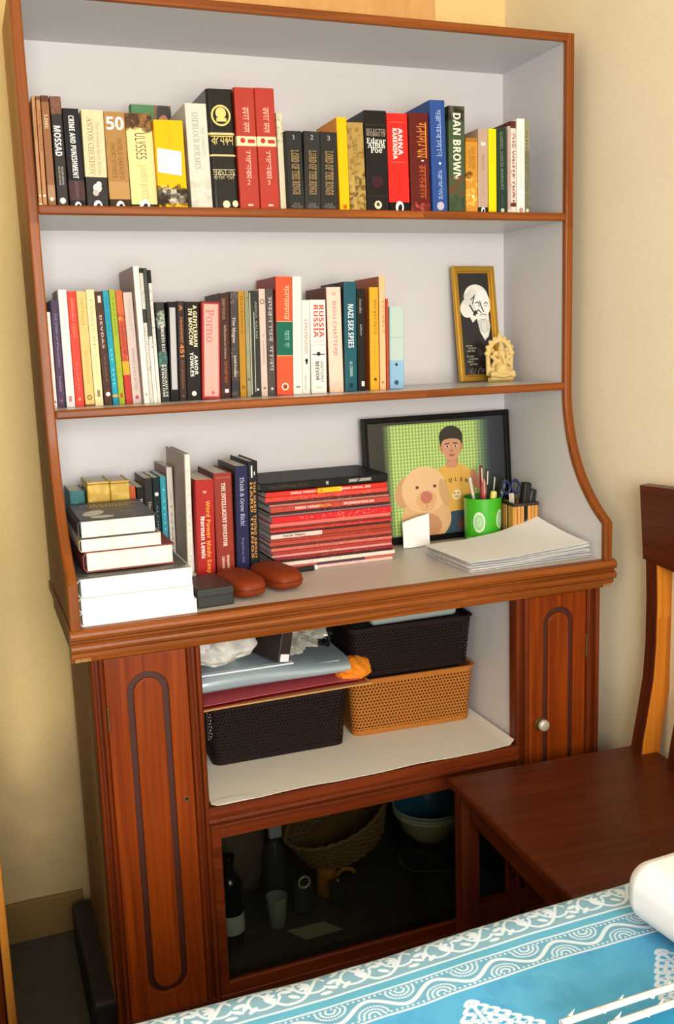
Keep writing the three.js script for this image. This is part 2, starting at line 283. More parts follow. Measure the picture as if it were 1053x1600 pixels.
function drawSpine(c, X, Y, w, h, spec) {
  c.save(); c.beginPath(); c.rect(X, Y, w, h); c.clip(); c.translate(X, Y);
  const ops = spec.split(';').filter(Boolean); c.fillStyle = ops[0]; c.fillRect(0, 0, w, h);
  for (const op of ops.slice(1)) {
    const a = op.split(' '), n = (i) => parseFloat(a[i]);
    if (a[0] === 'b') { c.fillStyle = a[3]; c.fillRect(0, n(1) * h, w, (n(2) - n(1)) * h); }
    else if (a[0] === 'r') { c.fillStyle = a[5]; c.fillRect(n(1) * w, n(2) * h, (n(3) - n(1)) * w, (n(4) - n(2)) * h); }
    else if (a[0] === 'c') { c.fillStyle = a[4]; c.beginPath(); c.arc(n(1) * w, n(2) * h, n(3) * w, 0, 7); c.fill(); }
    else if (a[0] === 'L') { c.fillStyle = a[2]; c.beginPath(); c.ellipse(w / 2, n(1) * h, w * 0.2, w * 0.26, 0, 0, 7); c.fill(); c.fillStyle = '#1a1614'; c.beginPath(); c.ellipse(w * 0.52, n(1) * h + w * 0.04, w * 0.1, w * 0.17, 0.2, 0, 7); c.fill(); }
    else if (a[0] === 'p') { for (let i = 0; i < 90; i++) { c.fillStyle = i % 3 ? a[3] : a[4]; c.globalAlpha = 0.5; c.beginPath(); c.ellipse(rnd() * w, (n(1) + rnd() * (n(2) - n(1))) * h, w * rr(0.04, 0.16), w * rr(0.05, 0.3), rnd() * 3, 0, 7); c.fill(); } c.globalAlpha = 1; }
    else if (a[0] === 't') {
      const text = a.slice(7).join(' '), len = (n(2) - n(1)) * h, px = n(4) * w; c.fillStyle = a[3];
      c.save(); c.translate(n(5) * w, n(1) * h); c.rotate(Math.PI / 2); const k = fitText(c, a[6], text, len, px); c.scale(k, 1); c.textBaseline = 'middle'; c.fillText(text, 0, 0); c.restore();
    } else if (a[0] === 'h') {
      const text = a.slice(6).join(' '), px = n(2) * w; c.fillStyle = a[4]; font(c, a[5], px); const k = Math.min(1, (w * 0.9) / c.measureText(text).width);
      c.save(); c.translate(n(3) * w, n(1) * h); c.scale(k, 1); c.textAlign = 'center'; c.textBaseline = 'middle'; c.fillText(text, 0, 0); c.restore();
    } else if (a[0] === 'n') {
      const len = (n(2) - n(1)) * h, px = n(4) * w; c.save(); c.strokeStyle = a[3]; c.translate(n(5) * w + px * 0.45, n(1) * h); c.rotate(Math.PI / 2); const k = len / (a[6].length * px * 0.72); c.scale(k, 1); script(c, a[6], 0, 0, px); c.restore();
    } else if (a[0] === 'N') { const px = n(2) * w, L = a[4].length * px * 0.72, k = Math.min(1, (0.84 * w) / L); c.save(); c.strokeStyle = a[3]; c.translate(w / 2 - (L * k) / 2, n(1) * h - px / 2); c.scale(k, 1); script(c, a[4], 0, 0, px); c.restore(); }
  }
  c.restore();
}
// spines are printed side by side on one sheet; every book keeps the corner of the sheet that is its own
const PX = 2500;
function sheetOf(cells, Wd = 2048, Hd = 2048) {
  const cv = document.createElement('canvas'); cv.width = Wd; cv.height = Hd; const c = cv.getContext('2d'); c.fillStyle = '#888'; c.fillRect(0, 0, Wd, Hd);
  let x = 2, y = 2, row = 0; const at = [];
  for (const [w, h, spec] of cells) {
    const pw = Math.max(12, Math.round(w * PX)), ph = Math.round(h * PX); if (x + pw + 2 > Wd) { x = 2; y += row + 3; row = 0; }
    drawSpine(c, x, y, pw, ph, spec); at.push([x / Wd, 1 - (y + ph) / Hd, pw / Wd, ph / Hd]); x += pw + 3; row = Math.max(row, ph);
  }
  if (y + row > Hd) console.log('sheet overflow', y + row);
  const t = new THREE.CanvasTexture(cv); t.colorSpace = THREE.SRGBColorSpace; t.anisotropy = 8; return [t, at];
}
const sideCol = (spec) => { const m = /;s (#\w+)/.exec(spec); return m && m[1]; };
// one book standing with its spine to +z: cover (spine and boards) and pages; x across the spine, y up, z = 0 at the spine
function coverGeo(t, h, d, cell, hard) {
  const ct = hard ? 0.0022 : Math.min(0.0008, t * 0.14), r = Math.min(hard === 2 ? 0.008 : hard ? 0.0035 : 0.0016, t * 0.3), P = [], x = t / 2;
  P.push([-x, -d]); for (let i = 0; i <= 4; i++) { const a = Math.PI - (Math.PI / 8) * i; P.push([-x + r + r * Math.cos(a), -r + r * Math.sin(a)]); }
  for (let i = 0; i <= 4; i++) { const a = Math.PI / 2 - (Math.PI / 8) * i; P.push([x - r + r * Math.cos(a), -r + r * Math.sin(a)]); }
  P.push([x, -d], [x - ct, -d], [x - ct, -ct - r * 0.5], [-x + ct, -ct - r * 0.5], [-x + ct, -d]);
  const g = alongY(P, 0, h), p = g.attributes.position, n = g.attributes.normal, uv = g.attributes.uv;
  for (let i = 0; i < p.count; i++) {
    const u = n.getZ(i) > 0.25 ? Math.min(0.97, Math.max(0.03, p.getX(i) / t + 0.5)) : p.getX(i) < 0 ? 0.03 : 0.97;
    uv.setXY(i, cell[0] + cell[2] * u, cell[1] + cell[3] * Math.min(0.996, Math.max(0.004, p.getY(i) / h)));
  }
  return g;
}
const pageTex = dataTex(16, 128, (x, y) => { const v = 226 + 18 * hash(y, 3); return [v, v - 6, v - 22]; });
const whiteTex = dataTex(16, 128, (x, y) => { const v = 232 + 14 * hash(y, 5); return [v, v, v - 3]; });
const pageMat = std({ map: pageTex, roughness: 0.95 }), whitePages = std({ map: whiteTex, roughness: 0.95 });
function standing(rows, y, groupName) {
  const [tex, at] = sheetOf(rows.map((r) => [r[1], r[2], r[7]])), glossy = phys({ map: tex, roughness: 0.45, specularIntensity: 0.35, side: THREE.DoubleSide }), matt = phys({ map: tex, roughness: 0.55, specularIntensity: 0.25, side: THREE.DoubleSide }), lacquer = phys({ map: tex, roughness: 0.4, specularIntensity: 0.3, clearcoat: 0.35, clearcoatRoughness: 0.12, side: THREE.DoubleSide });
  rows.forEach(([x, t, h, z, d, lean, hard, spec, label], i) => {
    const ly = lean < 0 ? Math.sin(-lean) * 0 : 0;
    const o = thing('book', label, 'book', [x + t / 2, y + 0.0004 + Math.abs(Math.sin(lean)) * t / 2 + ly, z], 0, groupName);
    o.rotation.z = -lean;
    const c = obj('cover', coverGeo(t, h, d, at[i], hard), hard === 2 ? lacquer : hard ? glossy : i % 2 ? glossy : matt, o);
    const sc = sideCol(spec); if (sc) { const bd = obj('front_board', box(-t / 2 - 0.0003, -t / 2 + 0.0002, 0.0005, h - 0.0005, -d + 0.0005, -0.002), std({ color: sc, roughness: 0.5 }), c); void bd; }
    const m = hard ? 0.003 : 0.0008, e = hard ? 0.0024 : Math.min(0.0009, t * 0.16);
    obj('pages', muv(box(-t / 2 + e, t / 2 - e, m, h - m, -d + (hard ? 0.003 : 0.0005), -0.003), 'x'), pageMat, o);
  });
}
standing([
  [0.0236, 0.0063, 0.2, 0.268, 0.13, 0.0121, 0, "#b98a62;t .1 .4 #7a4a2c .6 .5 s POIROT INVESTIGATES;b .97 1 #e8d6c0;c .5 .9 .3 #e8d6c0", "thin tan paperback, the very first book against the left side of the top shelf"],
  [0.031, 0.008, 0.2004, 0.268, 0.13, 0.0132, 0, "#b07c50;b 0 .04 #7c4a2a;t .12 .5 #6b3d22 .5 .5 s THE MURDER;c .5 .9 .3 #f0e6d8", "thin tan paperback second from the left end of the top shelf"],
  [0.0416, 0.0144, 0.2027, 0.265, 0.13, 0.0077, 0, "#8d6246;b 0 .06 #5d3b2a;t .17 .3 #d8c0a4 .62 .5 F LIME;b .8 .93 #a98466;c .5 .93 .25 #f0e6d8", "medium brown paperback with faded pale lettering, third from the left on the top shelf"],
  [0.0593, 0.0205, 0.2031, 0.262, 0.14, 0.003, 0, "#2b2624;b 0 .16 #6a4435;p 0 .16 #6a4435 #8d6248;t .26 .54 #f4f2ec .85 .45 S MOSSAD;t .63 .8 #c9c2b8 .26 .38 s MICHAEL BAR-ZOHAR;t .63 .8 #c9c2b8 .26 .66 s NISSIM MISHAL;c .5 .94 .28 #e6ddd6", "dark brown paperback with bold white capitals and a reddish picture band on top"],
  [0.0841, 0.0307, 0.185, 0.25, 0.12, -0.008, 0, "#232126;t .07 .7 #f3f0ea .46 .5 S CRIME AND PUNISHMENT;b .72 .92 #4a3436;t .73 .9 #8a7068 .25 .5 s DOSTOEVSKY;L .975 #fff", "near-black paperback with one line of white slanted bold lettering beside the cream one"],
  [0.1166, 0.0424, 0.1843, 0.25, 0.12, 0.0079, 0, "#d9c7a0;t .08 .66 #8a7648 .36 .35 f ANTON CHEKHOV;t .12 .66 #9a8860 .22 .68 f The Greatest Short Stories;b .68 1 #26221f;c .52 .79 .2 #d9d4cc;c .44 .84 .14 #b8b2a8;c .6 .75 .12 #e8e4de;L .975 #fff", "cream paperback with a dark lower third showing a pale bearded face"],
  [0.1614, 0.0411, 0.1827, 0.25, 0.12, -0.0034, 0, "#a67c48;h .12 .8 .5 #fbf8f0 S 50;t .27 .7 #6d4d26 .3 .66 s WORLD GREATEST;t .32 .68 #6d4d26 .3 .34 s SHORT STORIES;b .9 1 #3a2b1c;b .72 .9 #b48c58;L .975 #fff", "tan-brown paperback with a large white number 50 at the head of its spine"],
  [0.2044, 0.0522, 0.1817, 0.25, 0.125, -0.0115, 0, "#e0cf92;b 0 .15 #3d2714;p 0 .15 #3d2714 #a87a3a;t .2 .48 #4d4428 .55 .5 s ULYSSES;t .54 .9 #b4a468 .34 .55 f JAMES JOYCE;b .95 1 #1f1a14;L .975 #fff", "pale cream-yellow paperback with a dark painting across the top and a black foot"],
  [0.257, 0.0588, 0.1691, 0.262, 0.13, -0.0091, 0, "#eeb211;t .03 .3 #d49c10 .2 .5 s THE COMPLETE WORKS;b .8 .93 #2a2218;p .8 .93 #2a2218 #d8d0c4", "bright yellow book with a white square note stuck on its spine"],
  [0.325, 0.0442, 0.2051, 0.255, 0.15, -0.0153, 0, "#cfccc0;t .08 .62 #8f9088 .36 .42 f SHERLOCK HOLMES;t .22 .5 #9a9a92 .2 .75 f THE COMPLETE;p .72 .97 #cfccc0 #b9b7a8", "tall off-white paperback with faint grey serif lettering, left of the tall black one"],
  [0.3696, 0.0551, 0.2342, 0.26, 0.15, -0.0153, 2, "#151412;c .5 .22 .37 #e2c878;c .5 .22 .3 #151412;c .5 .2 .2 #e2c878;r .32 .24 .7 .27 #e2c878;b .36 .38 #d9c38a;N .43 .34 #e2c878 bEmkS;b .54 .555 #d9c38a;N .69 .2 #cfc09a Srdind;N .73 .2 #cfc09a bndEpdE;c .5 .955 .14 #d9d0b0;c .85 .95 .12 #d9d0b0", "tall thick black hardcover with a gold medallion head and gold bands on its spine"],
  [0.4258, 0.0428, 0.2393, 0.262, 0.15, -0.0087, 1, "#a8382c;n .16 .37 #f0c8b8 .3 .5 rcna_smg;b .395 .475 #e8d0a8;c .3 .43 .12 #b3322b;r .55 .42 .9 .45 #b3322b;n .51 .74 #eec0b0 .26 .5 upEnAs;h .77 .3 .5 #eec0b0 s 2;r .4 .95 .65 .965 #f0c8b8", "left of the two tall red hardcovers with a cream band across the spine"],
  [0.47, 0.0421, 0.2405, 0.262, 0.15, -0.0127, 1, "#ab372b;n .16 .37 #f0c8b8 .3 .5 rcna_smg;b .395 .475 #e8d0a8;c .3 .43 .12 #b3322b;r .55 .42 .9 .45 #b3322b;n .51 .74 #eec0b0 .26 .5 upEnAs;h .77 .3 .5 #eec0b0 s 3;r .4 .95 .65 .965 #f0c8b8", "right of the two tall red hardcovers with a cream band across the spine"],
  [0.5174, 0.0128, 0.197, 0.25, 0.14, -0.0105, 0, "#d9cdb0;p 0 .3 #d9cdb0 #8a7a60;", "slim cream book between the tall reds and the three small black volumes"],
  [0.5306, 0.0349, 0.1586, 0.266, 0.11, -0.0105, 0, "#2c2b29;h .08 .34 .5 #c8c6c0 f 1;t .24 .8 #b79a6a .6 .5 F LORD OF THE RINGS;t .24 .8 #8f7448 .62 .53 F LORD OF THE RINGS;h .92 .2 .5 #8a8a88 s J.R.R.;h .955 .18 .5 #8a8a88 s TOLKIEN", "first of three matching small black volumes, marked 1"],
  [0.5659, 0.0359, 0.1592, 0.266, 0.11, 0.0219, 0, "#2c2b29;h .08 .34 .5 #c8c6c0 f 2;t .24 .8 #b79a6a .6 .5 F LORD OF THE RINGS;t .24 .8 #8f7448 .62 .53 F LORD OF THE RINGS;h .92 .2 .5 #8a8a88 s J.R.R.;h .955 .18 .5 #8a8a88 s TOLKIEN", "middle of three matching small black volumes, marked 2"],
  [0.6023, 0.038, 0.1592, 0.266, 0.11, 0.0219, 0, "#2c2b29;h .08 .34 .5 #c8c6c0 f 3;t .24 .8 #b79a6a .6 .5 F LORD OF THE RINGS;t .24 .8 #8f7448 .62 .53 F LORD OF THE RINGS;h .92 .2 .5 #8a8a88 s J.R.R.;h .955 .18 .5 #8a8a88 s TOLKIEN", "last of three matching small black volumes, marked 3"],
  [0.6461, 0.0225, 0.1905, 0.266, 0.125, -0.0118, 0, "#efb400;s #d88a20;r .25 .93 .75 .935 #b06010;r .25 .945 .75 .95 #b06010;c .5 .955 .2 #c8590f", "slim bright yellow paperback with an orange cover beside the third small black volume"],
  [0.6709, 0.0383, 0.1822, 0.262, 0.11, -0.0183, 0, "#a88a4c;p 0 1 #a88a4c #6d5424;p .55 1 #b89a58 #4d3a18;t .18 .48 #6a5628 .4 .45 f THE STORY OF MY LIFE", "mottled gold and brown paperback between yellow and black books"],
  [0.7114, 0.051, 0.2087, 0.262, 0.13, -0.0082, 0, "#191614;s #100e0d;h .2 .2 .5 #c8b8a4 f SELECTED;h .235 .2 .5 #c8b8a4 f WORKS OF;h .3 .3 .5 #f0ebe2 F Edgar;h .345 .3 .5 #f0ebe2 F Allan;h .39 .3 .5 #f0ebe2 F Poe;b .14 .145 #4a3c34;c .5 .7 .25 #3a1620;b .84 .845 #4a2030;b .21 .213 #4a3c34;c .5 .93 .17 #e4dcb4;c .5 .925 .08 #48443a", "thick black paperback with a white three-line author name left of the scarlet one"],
  [0.764, 0.0491, 0.2053, 0.262, 0.12, -0.0129, 0, "#dd2a24;b .9 1 #161313;t .15 .42 #fff0e8 .3 .62 S ANNA;t .15 .46 #fff0e8 .3 .36 S KARENINA;r .15 .09 .85 .094 #f08a7a;r .15 .49 .85 .494 #f08a7a;t .58 .82 #8a1a18 .18 .5 s LEO TOLSTOY;L .95 #fff", "scarlet paperback with white capitals in a ruled frame and a black foot"],
  [0.8167, 0.0482, 0.2084, 0.262, 0.12, -0.0141, 1, "#5d1a14;n .1 .45 #d98a3a .52 .6 glpgucC;r .58 .47 .7 .485 #f4e8d8;n .52 .86 #c0602c .34 .6 rbIndrnaT;r .4 .95 .7 .97 #e07060;p .94 .98 #5d1a14 #d06050", "maroon hardcover with large orange script beside the tall blue book"],
  [0.8683, 0.0375, 0.2363, 0.266, 0.14, -0.0209, 1, "#2c4b8c;n .09 .5 #a8b8e0 .34 .5 SrESTbIgan;c .55 .56 .08 #c8d8f0;n .62 .88 #a8b8e0 .28 .5 prEmEndr;c .5 .94 .24 #b8b4c8", "tall royal blue hardcover right of the maroon one"],
  [0.9103, 0.0405, 0.2277, 0.262, 0.14, 0.0051, 0, "#41523a;b 0 .1 #2c2b24;p 0 .12 #26251f #6a6a54;t .06 .69 #e8e4d0 .66 .5 S DAN BROWN;t .7 .8 #b0482c .5 .5 F Inferno;p .66 .84 #41523a #7a3a28;p .85 1 #41523a #2c3a24", "tall dark green paperback with large cream author lettering"],
  [0.9513, 0.0298, 0.1612, 0.266, 0.1, 0.0051, 0, "#c58a34;b 0 .06 #a86a24;t .12 .42 #7a5420 .4 .6 s DAN BROWN;t .16 .4 #7a5420 .34 .3 s DECEPTION;c .3 .5 .3 #6d4a1c;p .5 .9 #c58a34 #f0c460;c .6 .78 .12 #fff0b0", "short golden-orange paperback right of the tall dark green one"],
  [0.9819, 0.0256, 0.1816, 0.266, 0.11, 0.0071, 0, "#b39a88;h .18 .42 .5 #f4efe8 S 50;t .3 .5 #7a6250 .3 .5 s GREATEST;t .52 .8 #a08874 .24 .5 s SHORT STORIES;b .93 1 #1a1614;L .965 #fff", "pinkish-tan paperback with a small white 50 and a black foot"],
  [1.01, 0.02, 0.1826, 0.266, 0.11, -0.0017, 0, "#e9d114;s #c8b010;t .1 .4 #b8a010 .24 .5 s THE LITTLE PRINCE;b .97 1 #d8b818", "slim lemon-yellow paperback near the right end of the top shelf"],
  [1.035, 0.0252, 0.1872, 0.262, 0.11, -0.0162, 0, "#26382f;t .05 .72 #7f9d80 .4 .5 s GABRIEL GARCIA MARQUEZ;t .78 .92 #50685a .3 .5 s NOVEL;c .5 .96 .18 #c8c8b8", "dark green paperback with pale green lettering right of the lemon-yellow one"],
  [1.062, 0.0074, 0.1911, 0.262, 0.12, -0.0014, 0, "#b7a199;t .2 .7 #7a605a .4 .5 s STORIES;b .95 1 #d8ccc4", "very thin pinkish-grey paperback beside the dark green one"],
  [1.07, 0.0136, 0.2024, 0.262, 0.12, -0.0038, 0, "#d9cdc4;b 0 .08 #5a2a24;t .12 .9 #6a2c2c .62 .5 S THE WHITE TIGER;p .1 .9 #d9cdc4 #8a5a54;b .88 .92 #5a2a24", "thin cream paperback printed with dark maroon shapes, left of the white spine"],
  [1.084, 0.0204, 0.2074, 0.266, 0.12, -0.0038, 0, "#e9e6de;t .1 .75 #a8b4b8 .3 .5 s OF LOVE AND OTHER DEMONS;c .5 .96 .28 #b08a7c", "white paperback standing second from the right end of the top shelf"],
  [1.106, 0.0146, 0.204, 0.262, 0.11, -0.0121, 0, "#6d6b54;b 0 .32 #8d8a6c;t .1 .32 #3d3c2c .4 .5 F OLIVE;p .3 .9 #6d6b54 #8d8d70;c .5 .96 .28 #d8d0b8", "grey-olive paperback, the last book at the right end of the top shelf"],
], Y1, 'books standing on the top shelf');
standing([
  [0.0256, 0.0069, 0.194, 0.2, 0.11, 0.0045, 0, "#e6e0dc;c .5 .93 .3 #6a5a70;", "very thin white booklet, first against the left side of the middle shelf"],
  [0.0339, 0.0161, 0.2171, 0.19, 0.12, 0.0095, 0, "#3d2a48;t .12 .62 #9c8cae .36 .5 s THE STORY OF PHILOSOPHY;t .7 .85 #b098b0 .3 .5 s DURANT;c .5 .93 .2 #8a4a5c", "dark purple paperback at the left end of the middle shelf"],
  [0.0521, 0.0174, 0.2385, 0.19, 0.12, 0.0021, 0, "#e2dcdc;s #9c8c84;t .06 .3 #c8c0c0 .25 .5 s STORIES;r .3 .9 .65 .95 #c87a80", "white paperback between the purple and the red one on the middle shelf"],
  [0.0703, 0.0179, 0.2351, 0.19, 0.12, 0.0002, 0, "#d23a26;t .06 .4 #f07858 .42 .5 S BENGALI TALES;t .6 .85 #f07858 .3 .5 s ALEPH;r .35 .92 .6 .94 #f0a080", "red paperback with light red lettering near the left of the middle shelf"],
  [0.0901, 0.0191, 0.2348, 0.19, 0.12, -0.0063, 0, "#dfbd78;t .06 .3 #b48e48 .4 .5 s SATYAJIT;t .5 .8 #b89450 .36 .5 s SELECTED ESSAYS;c .5 .92 .26 #5a4028;c .5 .92 .16 #dfbd78;b .98 1 #7a5a30", "yellow-ochre paperback with a dark ring logo near its foot"],
  [0.1101, 0.0171, 0.2377, 0.19, 0.12, -0.0083, 0, "#e4d2a0;t .08 .5 #b09a64 .44 .5 f ESSAYS OF;t .55 .75 #c4b07c .3 .5 f LAMB;r .35 .86 .7 .92 #8a7a54", "cream paperback left of the dark brown one on the middle shelf"],
  [0.1301, 0.0165, 0.2339, 0.185, 0.12, -0.0189, 0, "#4c332b;r .35 .04 .75 .1 #d8ccc0;t .2 .5 #c8b4a8 .4 .5 S DEVDAS;t .56 .8 #8a685c .3 .5 s SARAT;c .55 .9 .28 #f0ece8", "dark brown paperback with a white logo at head and foot"],
  [0.1479, 0.0125, 0.2355, 0.185, 0.12, -0.0232, 0, "#1493ab;t .05 .4 #0c5f74 .4 .5 s THE SECRET;t .5 .85 #7fd4e0 .34 .5 s OF THE;b .91 .93 #d8a040;b .93 1 #10849c", "turquoise paperback between the dark brown and lime ones"],
  [0.1609, 0.0125, 0.2373, 0.185, 0.12, -0.0219, 0, "#9cac34;t .06 .4 #6a7a1c .36 .5 s FELUDA;p .4 .9 #9cac34 #b8c450;r .3 .9 .7 .94 #b04028", "lime green paperback right of the turquoise one"],
  [0.1748, 0.0144, 0.2358, 0.185, 0.12, -0.0261, 0, "#b5442a;b 0 .2 #c8622c;c .4 .25 .3 #d0c040;b .62 .74 #d0a020;b .74 1 #b52c24;p .2 .6 #b5442a #d87034;t .3 .6 #7a2818 .4 .5 s ADVENTURES", "red, orange and yellow patterned paperback left of the pale grey one"],
  [0.1896, 0.019, 0.2317, 0.185, 0.12, -0.0227, 0, "#d2c0b8;t .08 .35 #b8a29a .34 .5 s GHOST;t .5 .88 #a8968e .42 .5 S STORIES COLLECTED;c .5 .94 .2 #b05058", "pale pinkish-grey paperback just left of the tall thin magazines"],
  [0.209, 0.0121, 0.2828, 0.21, 0.185, -0.016, 0, "#e4e0d6;s #9c8478;t .05 .2 #b8b4a8 .3 .5 s ATLAS;c .5 .93 .25 #a8a49c", "tall white magazine, leftmost and widest of the four tall thin ones"],
  [0.2215, 0.0074, 0.2789, 0.21, 0.185, -0.016, 0, "#c8c6bc;b 0 .04 #28261f;p .1 .8 #c8c6bc #5a5a50;b .3 .4 #3a3a32", "tall thin grey-white magazine, second of the four tall ones"],
  [0.2294, 0.0081, 0.2788, 0.21, 0.185, -0.016, 0, "#dedcd4;b 0 .5 #3c3d38;p 0 .6 #3c3d38 #6a6c64;", "tall thin magazine with a dark upper half, third of the four tall ones"],
  [0.2379, 0.0069, 0.2749, 0.21, 0.185, -0.0135, 0, "#d8d4cc;s #2a2024;b 0 .1 #231c1e;p .1 .6 #b8b4b0 #4a3c44", "tall thin magazine with a blackish cover, rightmost of the four tall ones"],
  [0.2513, 0.019, 0.2106, 0.18, 0.11, -0.0009, 0, "#20241f;p .1 .25 #b8beb0 #50604c;t .2 .5 #e8e8e0 .44 .62 F UMBERTO ECO;b .5 .62 #3f6a66;p .5 .64 #4c7c74 #20342f;t .62 .95 #d8dcd0 .34 .68 S FOUCAULTS;t .62 .95 #d8dcd0 .34 .36 S PENDULUM", "black and green paperback with white lettering right of the tall thin magazines"],
  [0.2713, 0.0195, 0.2106, 0.18, 0.11, 0.0317, 0, "#1c1a1b;r .18 .06 .82 .88 #b9b8bc", "black paperback with a long blank grey label on its spine"],
  [0.2918, 0.0154, 0.2117, 0.18, 0.11, 0.0293, 0, "#2f1c16;t .04 .1 #c07a50 .6 .5 S A;t .16 .42 #b87440 .5 .5 S FAHRENHEIT;t .43 .57 #d88a48 .75 .5 S 451;t .59 .88 #8a4a2c .46 .5 S RAY BRADBURY;c .5 .95 .16 #7a5a44", "narrow dark brown paperback with orange lettering"],
  [0.3082, 0.0311, 0.21, 0.18, 0.125, 0.0262, 0, "#221f1d;t .04 .46 #f2e6b8 .36 .7 S A GENTLEMAN;t .07 .44 #f2e6b8 .36 .38 S IN MOSCOW;t .54 .74 #f4f0e4 .34 .7 S AMOR;t .51 .76 #f4f0e4 .34 .4 S TOWLES;c .5 .93 .17 #e8e0d4", "black paperback with bold cream capitals in two lines, left of the pink one"],
  [0.3402, 0.0406, 0.209, 0.185, 0.12, 0.0485, 0, "#a5322c;b 0 .02 #7a221e;r .12 .03 .9 .97 #eda59c;t .08 .42 #c8605c .6 .45 f Porno;c .6 .93 .08 #b05a54", "wide pink paperback with a red border and slanted title"],
  [0.3839, 0.0247, 0.2265, 0.175, 0.13, 0.0355, 1, "#3f1e17;s #2c1812;t .05 .25 #c89a70 .36 .4 s DEEP FOCUS;t .3 .62 #d0b8a0 .3 .5 s Reflections on Cinema;t .64 .85 #c86a38 .34 .5 s SATYAJIT RAY;r .4 .91 .75 .945 #f0e8e0", "dark reddish-brown hardcover right of the pink paperback"],
  [0.4099, 0.0173, 0.2303, 0.175, 0.12, 0.0318, 0, "#423a38;p 0 .12 #6a625c #2c2624;t .24 .48 #e8e2d8 .5 .4 f The Magus;p .5 1 #423a38 #7a7470;t .6 .8 #d0cac0 .42 .5 F John Fowles;b .84 .93 #2c2c3a", "grey-brown paperback with white serif title left of the gold one"],
  [0.4292, 0.0147, 0.2305, 0.175, 0.12, 0.0244, 0, "#b0812c;t .04 .4 #6a4a14 .38 .5 s BANARAS;c .5 .9 .24 #5a3c10;c .5 .9 .14 #b0812c", "gold-brown paperback on the middle shelf right of the grey-brown one"],
  [0.4452, 0.009, 0.2311, 0.175, 0.12, 0.0208, 0, "#8f8f72;t .05 .4 #6a6c54 .36 .5 s ESSAYS;c .5 .83 .3 #55583c;p .4 .8 #8f8f72 #a4a488", "thin sage-grey paperback right of the gold-brown one"],
  [0.455, 0.0217, 0.2309, 0.175, 0.12, 0.0221, 0, "#32352f;r .02 .02 .12 .98 #b8b8a4;r .42 .2 .48 .95 #d8d4cc;t .1 .45 #a0a89c .3 .68 s ABDUL KALAM;c .7 .93 .12 #f0ece8", "dark grey-green paperback with thin white stripes down its spine"],
  [0.4782, 0.015, 0.2352, 0.175, 0.12, 0.0171, 0, "#cdb8ae;c .5 .12 .34 #4a3c38;c .5 .12 .24 #cdb8ae;t .42 .7 #7a6660 .32 .5 s P. LANKESH;c .5 .92 .2 #8a706a", "pinkish-white paperback with a round black emblem near the top"],
  [0.4941, 0.0187, 0.2349, 0.175, 0.12, 0.0148, 1, "#4c4442;n .08 .78 #c4bcb4 .46 .5 smrnIyb_galp;c .5 .93 .16 #c8c0b8", "dark grey-brown hardcover with pale script left of the orange and green one"],
  [0.5132, 0.0383, 0.2605, 0.18, 0.15, 0.0316, 1, "#e0542f;s #8f2a1c;n .08 .36 #f8c4a4 .3 .62 glpsmgr;b .375 .38 #c8b088;b .38 .66 #0f5f4b;n .45 .6 #9cccb8 .3 .62 praT_na;b .66 .665 #c8b088;c .5 .925 .22 #f8e0d0;c .5 .925 .14 #b03820", "tall orange-red hardcover with a wide green band across the spine"],
  [0.5519, 0.0211, 0.2605, 0.18, 0.14, 0.0316, 0, "#dfe2d8;t .04 .3 #b8d0cc .4 .5 s SHAKTI;t .35 .85 #c8ccc4 .26 .5 s SELECTED POEMS;r .3 .925 .75 .94 #7a7a74", "tall greenish-white paperback right of the orange and green hardcover"],
  [0.5735, 0.0188, 0.2089, 0.18, 0.12, 0.0316, 0, "#dcdcd4;t .2 .57 #b04a44 .55 .5 s STALINGRAD;c .55 .64 .2 #22201f;r .45 .62 .65 .68 #22201f;t .8 .95 #6a6a66 .3 .4 s BEEVOR", "white paperback with one line of thin red capitals"],
  [0.5954, 0.0373, 0.209, 0.18, 0.125, 0.0185, 0, "#e6e3da;t .05 .4 #c0332c .42 .72 S RUSSIA;t .05 .4 #c0332c .42 .36 S RUSSIA;h .44 .12 .5 #7a7a76 s REVOLUTION;h .48 .12 .5 #7a7a76 s AND CIVIL WAR;r .1 .575 .9 .585 #22201f;c .5 .575 .12 #22201f;t .65 .88 #33302e .28 .7 s ANTONY;t .65 .86 #22201f .3 .4 S BEEVOR;r .3 .93 .7 .935 #6a6a66", "white paperback with thick red double-lined capitals on its spine"],
  [0.6416, 0.0356, 0.2369, 0.175, 0.14, -0.0008, 1, "#e8c9b7;s #6f4034;t .05 .08 #c05a48 .3 .5 S O;t .13 .65 #b85a4c .34 .5 s BASU CHATTERJI;p .9 1 #e8c9b7 #d8b4a0", "tall salmon-pink hardcover with thin red capitals"],
  [0.6777, 0.0313, 0.2478, 0.18, 0.15, 0.0186, 1, "#1e5563;s #14100e;t .2 .6 #e6eaea .6 .5 S NAZI SEX SPIES;t .72 .86 #a8c0c4 .3 .5 S AL CIMINO;c .5 .94 .18 #0e3038", "tall teal hardcover with condensed white capitals"],
  [0.7106, 0.0185, 0.232, 0.18, 0.11, 0.0132, 0, "#1b1817;t .1 .24 #c8c0b4 .36 .45 f Gandhi;t .34 .46 #c8c0b4 .34 .5 f after;r .45 .9 .85 .95 #e8e2dc", "black paperback right of the teal hardcover"],
  [0.7413, 0.0232, 0.2347, 0.18, 0.12, 0.0168, 1, "#dda32c;s #a85c24;n .12 .45 #8a5a14 .34 .55 pdErpancal;t .5 .8 #b88420 .28 .5 s SELECTED;c .55 .89 .16 #5a3c10", "mustard yellow hardcover at the right of the middle shelf row"],
  [0.766, 0.016, 0.2592, 0.18, 0.15, 0.015, 1, "#efb98a;s #a4552c;n .2 .5 #b87048 .4 .6 apurkTa;c .45 .93 .2 #b86a48", "tall peach-orange hardcover right of the mustard one"],
